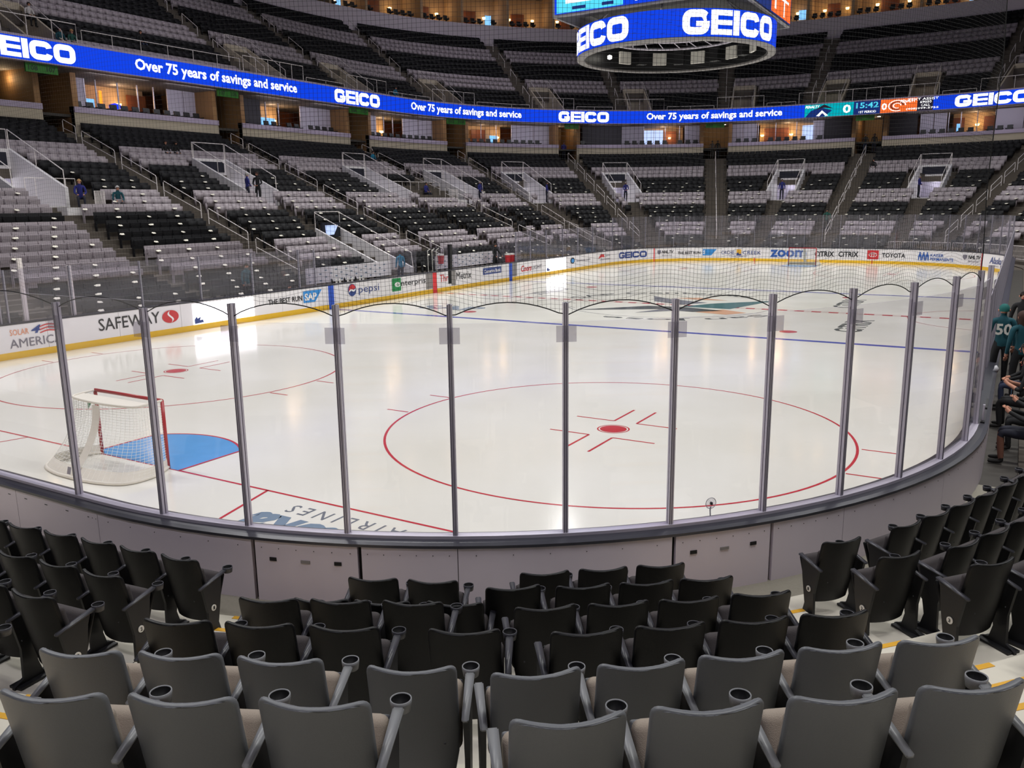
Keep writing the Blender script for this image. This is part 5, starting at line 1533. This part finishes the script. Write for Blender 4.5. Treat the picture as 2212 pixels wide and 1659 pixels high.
# block right of the right stairs
for r, first, nxt, n in (('A', (12.26, 2.45), (12.76, 3.22), 9), ('B', (12.83, 1.84), (13.30, 2.40), 8), ('C', (13.52, 1.54), (13.98, 2.12), 6), ('D', (14.2, .98), (14.66, 1.6), 4)):
    near_seat(*first, ROWZ[r], 50, 'black', f'black foreground seat, {RWORD[r]}, first right of the right stairs', True, {'A': '1', 'B': '2', 'C': '3'}.get(r), -1)
    for i in range(n):
        a = 62 + 1.6 * i
        if i: x += .53 * cos(rad(a)); y += .53 * sin(rad(a))
        else: x, y = nxt
        near_seat(x, y, ROWZ[r], a, 'black', f'black foreground seat, {RWORD[r]}, {nth(i + 2)} right of the right stairs', i == 0)
# foreground stairs with yellow nosings
for k, (d0, d1, lab) in enumerate(((-74.3, -66.0, 'glare-lightened foreground stairs with yellow edges left of the middle seats'), (-47.0, -39.6, 'glare-lightened foreground stairs with yellow edges right of the middle seats'))):
    st = structure(thing('floor_aisle', lab, 'stairs'))
    for i in range(7):
        for h in (0, 1):
            Rf = ROW_R[i] - .66 + h * .42
            z = TREAD[i] + h * (TREAD[i + 1] - TREAD[i]) * .5
            if h:
                mb = MB(); mb.sweep([(Rf, TREAD[i] - .02), (Rf, z), (ROW_R[i] + .18, z), (ROW_R[i] + .18, TREAD[i] - .02)], arc_t(d1), arc_t(d0)); mb.build('step', 'near_concrete', st)
            mb = MB(); mb.sweep([(Rf - .004, z - .03), (Rf - .004, z + .004), (Rf + .05, z + .004), (Rf + .05, z - .03)], arc_t(d1), arc_t(d0)); mb.build('nosing', 'yellow_stripe', st)
# ================================================================== PEOPLE
def figure(joints, edges, radii, name):
    """one continuous skinned body; returns verts, faces"""
    me = bpy.data.meshes.new('body')
    names = list(joints)
    me.from_pydata([joints[n] for n in names], [(names.index(a), names.index(b)) for a, b in edges], [])
    o = bpy.data.objects.new('body', me); COL.objects.link(o)
    sk = o.modifiers.new('skin', 'SKIN'); sk.use_smooth_shade = True; sk.branch_smoothing = .6
    layer = me.skin_vertices[0].data
    for i, n in enumerate(names):
        r = radii.get(n, .05); layer[i].radius = (r, r) if not isinstance(r, tuple) else r
        layer[i].use_root = (n == 'pelvis')
    ss = o.modifiers.new('sub', 'SUBSURF'); ss.levels = 1; ss.render_levels = 1
    bpy.context.view_layer.update()
    dg = bpy.context.evaluated_depsgraph_get()
    out = bpy.data.meshes.new_from_object(o.evaluated_get(dg))
    bpy.data.objects.remove(o); bpy.data.meshes.remove(me)
    out.name = name
    return out
def limb(j, n, a, b, c, d=None): pass
def body_joints(pose):
    J = {}
    sit = pose.startswith('sit')
    ph = .52 if sit else .95
    J['pelvis'] = (0, 0, ph); J['waist'] = (0, .0, ph + .17); J['chest'] = (0, .0, ph + .38); J['neck'] = (0, .01, ph + .55); J['throat'] = (0, .015, ph + .60); J['head'] = (0, .03, ph + .71); J['crown'] = (0, .02, ph + .80)
    lean = .10 if pose in ('sit_fwd',) else (.03 if sit else 0)
    for k in ('waist', 'chest', 'neck', 'throat', 'head', 'crown'):
        x, y, z = J[k]; J[k] = (x, y + lean * (z - ph) * 2, z)
    cy = J['chest'][1]
    for s, n in ((-1, 'l'), (1, 'r')):
        J['sh' + n] = (s * .19, cy, ph + .49)
        if pose == 'stand':
            J['el' + n] = (s * .25, cy - .01, ph + .21); J['wr' + n] = (s * .25, cy + .06, ph - .03); J['ha' + n] = (s * .245, cy + .08, ph - .11)
        elif pose == 'stand_fold':
            J['el' + n] = (s * .26, cy + .03, ph + .22); J['wr' + n] = (s * .09, cy + .20, ph + .10); J['ha' + n] = (s * .02, cy + .22, ph + .08)
        elif pose == 'stand_lean':
            J['el' + n] = (s * .30, cy + .14, ph + .25); J['wr' + n] = (s * .26, cy + .34, ph + .08); J['ha' + n] = (s * .24, cy + .40, ph + .05)
        elif pose == 'sit_phone':
            J['el' + n] = (s * .25, cy + .08, ph + .23); J['wr' + n] = (s * .09, cy + .32, ph + .32); J['ha' + n] = (s * .05, cy + .38, ph + .37)
        else:
            J['el' + n] = (s * .25, cy + .06, ph + .22); J['wr' + n] = (s * .14, cy + .28, ph + .12); J['ha' + n] = (s * .09, cy + .35, ph + .11)
        J['hip' + n] = (s * .10, 0, ph - .03)
        if sit:
            J['kn' + n] = (s * .13, .44, ph - .0); J['an' + n] = (s * .13, .40, .10); J['he' + n] = (s * .13, .38, .05); J['to' + n] = (s * .14, .58, .04)
        else:
            J['kn' + n] = (s * .11, .02, .50); J['an' + n] = (s * .11, -.02, .10); J['he' + n] = (s * .11, -.03, .05); J['to' + n] = (s * .13, .16, .04)
    return J
EDG = [('pelvis', 'waist'), ('waist', 'chest'), ('chest', 'neck'), ('neck', 'throat'), ('throat', 'head'), ('head', 'crown')]
for n in 'lr': EDG += [('neck', 'sh' + n), ('sh' + n, 'el' + n), ('el' + n, 'wr' + n), ('wr' + n, 'ha' + n), ('pelvis', 'hip' + n), ('hip' + n, 'kn' + n), ('kn' + n, 'an' + n), ('an' + n, 'he' + n), ('he' + n, 'to' + n)]
RAD = dict(pelvis=(.15, .11), waist=(.14, .10), chest=(.17, .11), neck=(.09, .07), throat=(.052, .052), head=(.078, .095), crown=(.062, .075))
for n in 'lr': RAD.update({'sh' + n: .07, 'el' + n: .048, 'wr' + n: .033, 'ha' + n: (.042, .022), 'hip' + n: .10, 'kn' + n: .066, 'an' + n: .045, 'he' + n: .045, 'to' + n: (.04, .028)})
PARTS = {'head': [('throat', 'head'), ('head', 'crown')], 'top': [('pelvis', 'waist'), ('waist', 'chest'), ('chest', 'neck'), ('neck', 'shl'), ('neck', 'shr'), ('shl', 'ell'), ('shr', 'elr')],
         'fore': [('ell', 'wrl'), ('elr', 'wrr')], 'hand': [('wrl', 'hal'), ('wrr', 'har')], 'leg': [('hipl', 'knl'), ('hipr', 'knr'), ('pelvis', 'hipl'), ('pelvis', 'hipr')], 'shin': [('knl', 'anl'), ('knr', 'anr')], 'shoe': [('anl', 'hel'), ('anr', 'her'), ('hel', 'tol'), ('her', 'tor')]}
ORDER = ['head', 'top', 'fore', 'hand', 'leg', 'shin', 'shoe']
BASE = {}
def seg_dist(P, a, b):
    a, b = np.array(a), np.array(b); ab = b - a
    t = np.clip(((P - a) @ ab) / max(1e-9, ab @ ab), 0, 1)[:, None]
    return np.linalg.norm(P - (a + t * ab), axis=1)
for pose in ('stand', 'stand_fold', 'stand_lean', 'sit', 'sit_fwd', 'sit_phone'):
    J = body_joints(pose)
    me = figure(J, EDG, RAD, 'body')
    cen = np.array([p.center for p in me.polygons])
    best = np.full(len(cen), 1e9); idx = np.zeros(len(cen), int)
    for k, part in enumerate(ORDER):
        for a, b in PARTS[part]:
            d = seg_dist(cen, J[a], J[b])
            if part == 'top': d = d - .05
            if part == 'leg': d = d - .02
            m = d < best; best[m] = d[m]; idx[m] = k
    idx[(idx == ORDER.index('top')) & (cen[:, 2] < J['pelvis'][2] - .02)] = ORDER.index('leg')
    me.materials.clear()
    for _ in ORDER: me.materials.append(MATS['skin'])
    me.polygons.foreach_set('material_index', idx.astype(np.int32))
    me.polygons.foreach_set('use_smooth', [True] * len(me.polygons))
    BASE[pose] = (me, J)
def hair_mesh(head, crown, long):
    h = Vector(head); mb = MB()
    v, f = [], []
    n, m = 12, 7
    for i in range(m + 1):
        ph = (pi * (.62 if not long else .78)) * i / m
        for j in range(n):
            th = 2 * pi * j / n
            cut = 1.0 if sin(th) < .35 or ph < .9 else .72
            rr = .098 + (.02 if long else .004)
            x, y, z = rr * sin(ph * cut) * cos(th), (rr + .012) * sin(ph * cut) * sin(th) - .012, .118 * cos(ph * cut) + (-.10 if long and i == m and sin(th) < .35 else 0)
            v.append((h.x + x, h.y + y, h.z + .025 + z))
    for i in range(m):
        for j in range(n): f.append((i * n + j, i * n + (j + 1) % n, (i + 1) * n + (j + 1) % n, (i + 1) * n + j))
    return mb.add(v, f)
FACE = []
def person(label, x, y, z, rz, pose='stand', top='cloth_black', leg='cloth_black', skin='skin', hair='hair_dark', fore=None, shin=None, shoe='shoe', long=False, scale=1.0, group=None, detail=False, cap=None):
    me0, J = BASE[pose]
    me = me0.copy(); me.name = 'body'
    mats = [skin, top, fore or top, skin, leg, shin or leg, shoe]
    for i, m in enumerate(mats): me.materials[i] = MATS[m]
    p = thing('person', label, 'person', (x, y, z), rz, group)
    p.scale = (scale, scale, scale)
    obj('body', me, p)
    hd = J['head']
    hair_mesh(hd, J['crown'], long).build('hair' if not cap else 'cap', hair if not cap else cap, p, True)
    if cap: MB().add([(hd[0] + .09 * cos(a), hd[1] + .08 + .11 * sin(a), hd[2] + .075) for a in np.linspace(0, pi, 9)], [tuple(range(9))]).build('cap_brim', cap, p)
    MB().tube([(hd[0], hd[1] + .088, hd[2] + .03), (hd[0], hd[1] + .118, hd[2] - .012), (hd[0], hd[1] + .09, hd[2] - .02)], [.008, .016, .01], 6).build('nose', skin, p, True)
    if detail:
        for s in (-1, 1):
            MB().lathe([(0, -.011), (.012, -.006), (.012, .006), (0, .011)], 8).build('eye', 'ink', p, True, (hd[0] + s * .034, hd[1] + .088, hd[2] + .028))
            MB().tube([(hd[0] + s * .094, hd[1] - .01, hd[2] - .02), (hd[0] + s * .104, hd[1] - .02, hd[2] + .02)], .016, 6).build('ear', skin, p, True)
        MB().tube([(hd[0] - .028, hd[1] + .09, hd[2] - .05), (hd[0] + .028, hd[1] + .09, hd[2] - .05)], .007, 5).build('mouth', 'ad_red', p, True)
        for s, n in ((-1, 'l'), (1, 'r')):
            w, h = Vector(J['wr' + n]), Vector(J['ha' + n]); d = (h - w).normalized()
            for q in range(4):
                off = Vector((.022 * (q - 1.5), 0, 0)) if abs(d.x) < .8 else Vector((0, .022 * (q - 1.5), 0))
                ln = (.052, .064, .060, .046)[q]
                a = h + off; MB().tube([a, a + d * ln * .55 + Vector((0, 0, .004)), a + d * ln + Vector((0, 0, -.018))], [.0098, .009, .0075], 6).build('finger', skin, p, True)
            a = w + d * .03 + Vector((-s * .035, 0, .005)); MB().tube([w + d * .02, a, a + d * .045 + Vector((-s * .012, 0, .01))], [.012, .011, .008], 6).build('thumb', skin, p, True)
    return p
def at_ring(R, t, z): x, y = ring(R, t); return x, y, z
def usher(label, t, row, dt=0.0, face_=0.0, pose='stand_fold', top='cloth_blue', z=None, R=None, **k):
    R = R if R is not None else ROW_R[row] - .35
    x, y = ring(R, t); return person(label, x, y, TREAD[row] if z is None else z, facing(t) + face_, pose, top, k.pop('leg', 'cloth_navy'), **k)
zf = TREAD[13] + .07
usher('usher in a blue blazer standing at the second portal from the left', 20.9, 14, z=zf, R=ROW_R[14] - .75, face_=1.2, hair='hair_grey')
usher('man in a black suit talking to the blue-blazered usher', 21.6, 14, z=zf, R=ROW_R[14] - .85, face_=-1.2, top='cloth_black', leg='cloth_black', scale=1.04, hair='hair_brown')
usher('usher in a blue blazer at the right side of the fourth portal', 48.6, 13, z=zf, R=ROW_R[14] - .7, hair='hair_grey')
usher('usher in a dark blue blazer at the portal right of the fourth stairs', 70.2, 13, z=zf, R=ROW_R[14] - .8, face_=.7)
usher('usher in a blue blazer standing in the sixth portal from the left', 92.4, 13, z=zf, R=ROW_R[14] - .6, hair='hair_grey')
usher('usher in a blue blazer in the portal left of the far centre stairs', 131.0, 13, z=zf, R=ROW_R[14] - .5, pose='stand')
usher('usher in a dark blazer seen side-on at the rightmost portal', 146.3, 13, z=zf, R=ROW_R[14] - .7, face_=1.4, hair='hair_grey')
usher('usher in a dark blazer at the top of the fifth stairs', 86.0, 24, z=8.95, R=30.9)
usher('person in a grey coat in the tunnel above the long far stairs', 114.6, 24, z=8.95, R=31.2, top='cloth_grey', leg='cloth_grey', pose='stand', face_=2.8)
usher('person in black in the tunnel above the long far stairs', 115.6, 24, z=8.95, R=31.0, top='cloth_black', pose='stand', face_=2.8)
usher('person in dark clothes, left of two at the far centre stair top', 138.1, 24, z=8.95, R=30.8, top='cloth_black', pose='stand', leg='cloth_jean')
usher('person in black, right of two at the far centre stair top', 138.9, 24, z=8.95, R=30.8, top='cloth_black', pose='stand', long=True)
usher('usher seated behind the rail of the middle accessible platform', 40.3, 13, z=TREAD[13] + .35, R=ROW_R[15], pose='sit', top='cloth_blue')
usher('blond usher in a blue blazer seated on the left platform', 10.4, 12, z=TREAD[12] + .3, R=ROW_R[13] - .2, pose='sit_fwd', top='cloth_blue', hair='hair_blond', face_=-.5)
usher('man in a black and teal jersey seated beside the left platform', 11.9, 12, z=TREAD[12], R=ROW_R[12], pose='sit_fwd', top='cloth_teal', leg='cloth_black', skin='skin', cap='cloth_white', face_=-.4)
usher('left of two people in black seated in the upper rows of the left stand', 20.0, 20, z=TREAD[20] - .02, R=ROW_R[20], pose='sit', top='cloth_black')
usher('right of two people in black seated in the upper rows of the left stand', 20.65, 20, z=TREAD[20] - .02, R=ROW_R[20], pose='sit_fwd', top='cloth_black', long=True)
usher('person in a bright teal shirt seated beside the third stairs', 40.1, 21, z=TREAD[21] - .02, R=ROW_R[21], pose='sit', top='cloth_sky')
usher('person in dark clothes and pale trousers seated by the far centre stairs', 139.7, 19, z=TREAD[19], R=ROW_R[19], pose='sit_fwd', top='cloth_black', leg='cloth_white')
usher('person in green and black leaning on the rail of the far centre stairs', 138.0, 6, z=TREAD[6], R=ROW_R[6], pose='stand_lean', top='cloth_green', leg='cloth_black', face_=.2)
usher('person in black seated in the upper stand above the left ribbon', 22.2, 2, z=UP_Z[2] - .02, R=UP_R[2], pose='sit', top='cloth_black', leg='cloth_jean')
usher('man in a suit and white shirt seated at the upper left', 15.6, 3, z=UP_Z[3] - .02, R=UP_R[3], pose='sit_fwd', top='cloth_white', fore='cloth_black', leg='cloth_black')
usher('person in a teal jersey behind the upper left tall rail', 15.9, 1, z=UP_Z[0], R=UP_R[0], pose='sit', top='cloth_teal')
usher('person in teal and grey behind the upper left tall rail', 16.6, 1, z=UP_Z[0], R=UP_R[0], pose='sit', top='cloth_green', hair='hair_blond')
usher('person in teal and white seated low in the upper stand', 47.2, 1, z=UP_Z[0], R=UP_R[0], pose='sit_fwd', top='cloth_sky', leg='cloth_white')
# bench staff
person('man in a bright teal shirt standing with his back turned at the bench door', -14.6, 29.75, .42, rad(70), 'stand', 'cloth_sky', 'cloth_navy', 'skin')
person('man in a black jacket leaning over the farther bench', -14.1, 38.4, .42, rad(-100), 'stand_lean', 'cloth_black', 'cloth_black')
person('dark figure crouched behind the glass beside the nearer bench', -14.3, 20.9, .42, rad(-60), 'sit_fwd', 'cloth_black', 'cloth_black', hair='hair_brown', long=True)
person('person in teal behind the glass left of the nearer bench', -14.6, 19.3, .42, rad(-90), 'stand', 'cloth_teal', 'cloth_grey')
# spectators at the right edge, along the right-hand boards
G = 'spectators along the right boards'
person('seated spectator in dark shorts with bare legs at the right edge', 13.86, 9.25, .36, rad(90), 'sit_phone', 'cloth_black', 'cloth_navy', 'skin', shin='skin_dark', detail=True, group=G)
person('spectator in black holding a lit phone at the right edge', 13.95, 10.15, .36, rad(90), 'sit_phone', 'cloth_black', 'cloth_black', 'skin', detail=True, group=G)
person('spectator in dark jeans seated along the right boards', 13.78, 13.2, .36, rad(90), 'sit', 'cloth_black', 'cloth_jean', 'skin', detail=True, group=G)
person('spectator in black with a bare raised forearm at the right edge', 13.80, 11.6, .36, rad(80), 'sit_phone', 'cloth_black', 'cloth_black', 'skin', fore='skin', detail=True, group=G)
p5 = person('spectator in a teal cap and teal jersey with white number seen from behind', 13.26, 14.5, .52, rad(12), 'stand', 'cloth_teal', 'cloth_black', 'skin', cap='cap_green', detail=True, group=G)
v_, f_ = text_shape('50', .03)
MB().add([(.30 * (.5 - px) * -1 + 0, -.125, 1.16 + .24 * py) for px, py in v_], f_).build('jersey_number', 'plate_white', p5)
v_, f_ = text_shape('JONES', .01) if False else text_shape('50', .03)
person('long-haired spectator in a dark teal top at the right edge', 13.62, 14.0, .45, rad(30), 'stand', 'cloth_teal', 'cloth_black', 'skin', hair='hair_brown', long=True, detail=True, group=G)
person('spectator in a black shirt with blue sleeves facing the camera', 13.62, 17.7, .52, rad(170), 'stand', 'cloth_black', 'cloth_black', 'skin', fore='cloth_sky', detail=True, group=G)
person('spectator in teal behind the others at the right edge', 13.75, 19.5, .52, rad(120), 'stand', 'cloth_teal', 'cloth_black', 'skin', detail=True, group=G)
ph = MB().add(*bevel_box(.075, .009, .15, .004, 2)).build('phone', 'frame_black', None, loc=(13.52, 10.15, 1.3), rz=rad(90)); tag(ph, 'lit smartphone held by the spectator in black', 'phone')
MB().add([(-.033, .006, -.065), (.033, .006, -.065), (.033, .006, .065), (-.033, .006, .065)], [(0, 1, 2, 3)]).build('phone_screen', 'screen_blue', ph)
# gate latch post at the right end of the corner boards
gp = thing('gate_post', 'black gate post with latch at the right end of the corner boards', 'post', (13.17, 8.75, .30), 0)
MB().box((0, 0, .38), (.06, .12, .86)).build('post', 'frame_black', gp); MB().box((.0, .08, .9), (.03, .05, .3)).build('latch', 'alu', gp); MB().box((.03, .3, 1.02), (.03, .7, .03)).build('hinge_bar', 'frame_black', gp)
mb = MB(); mb.tube([(0, 0, 0), (.02, 0, .06), (0, 0, .12)], [.05, .045, .02], 10); c = mb.build('plastic_cup', 'clear_plastic', None, True, (13.22, 13.4, 1.08)); tag(c, 'clear plastic cup standing on the right-hand cap rail', 'cup')
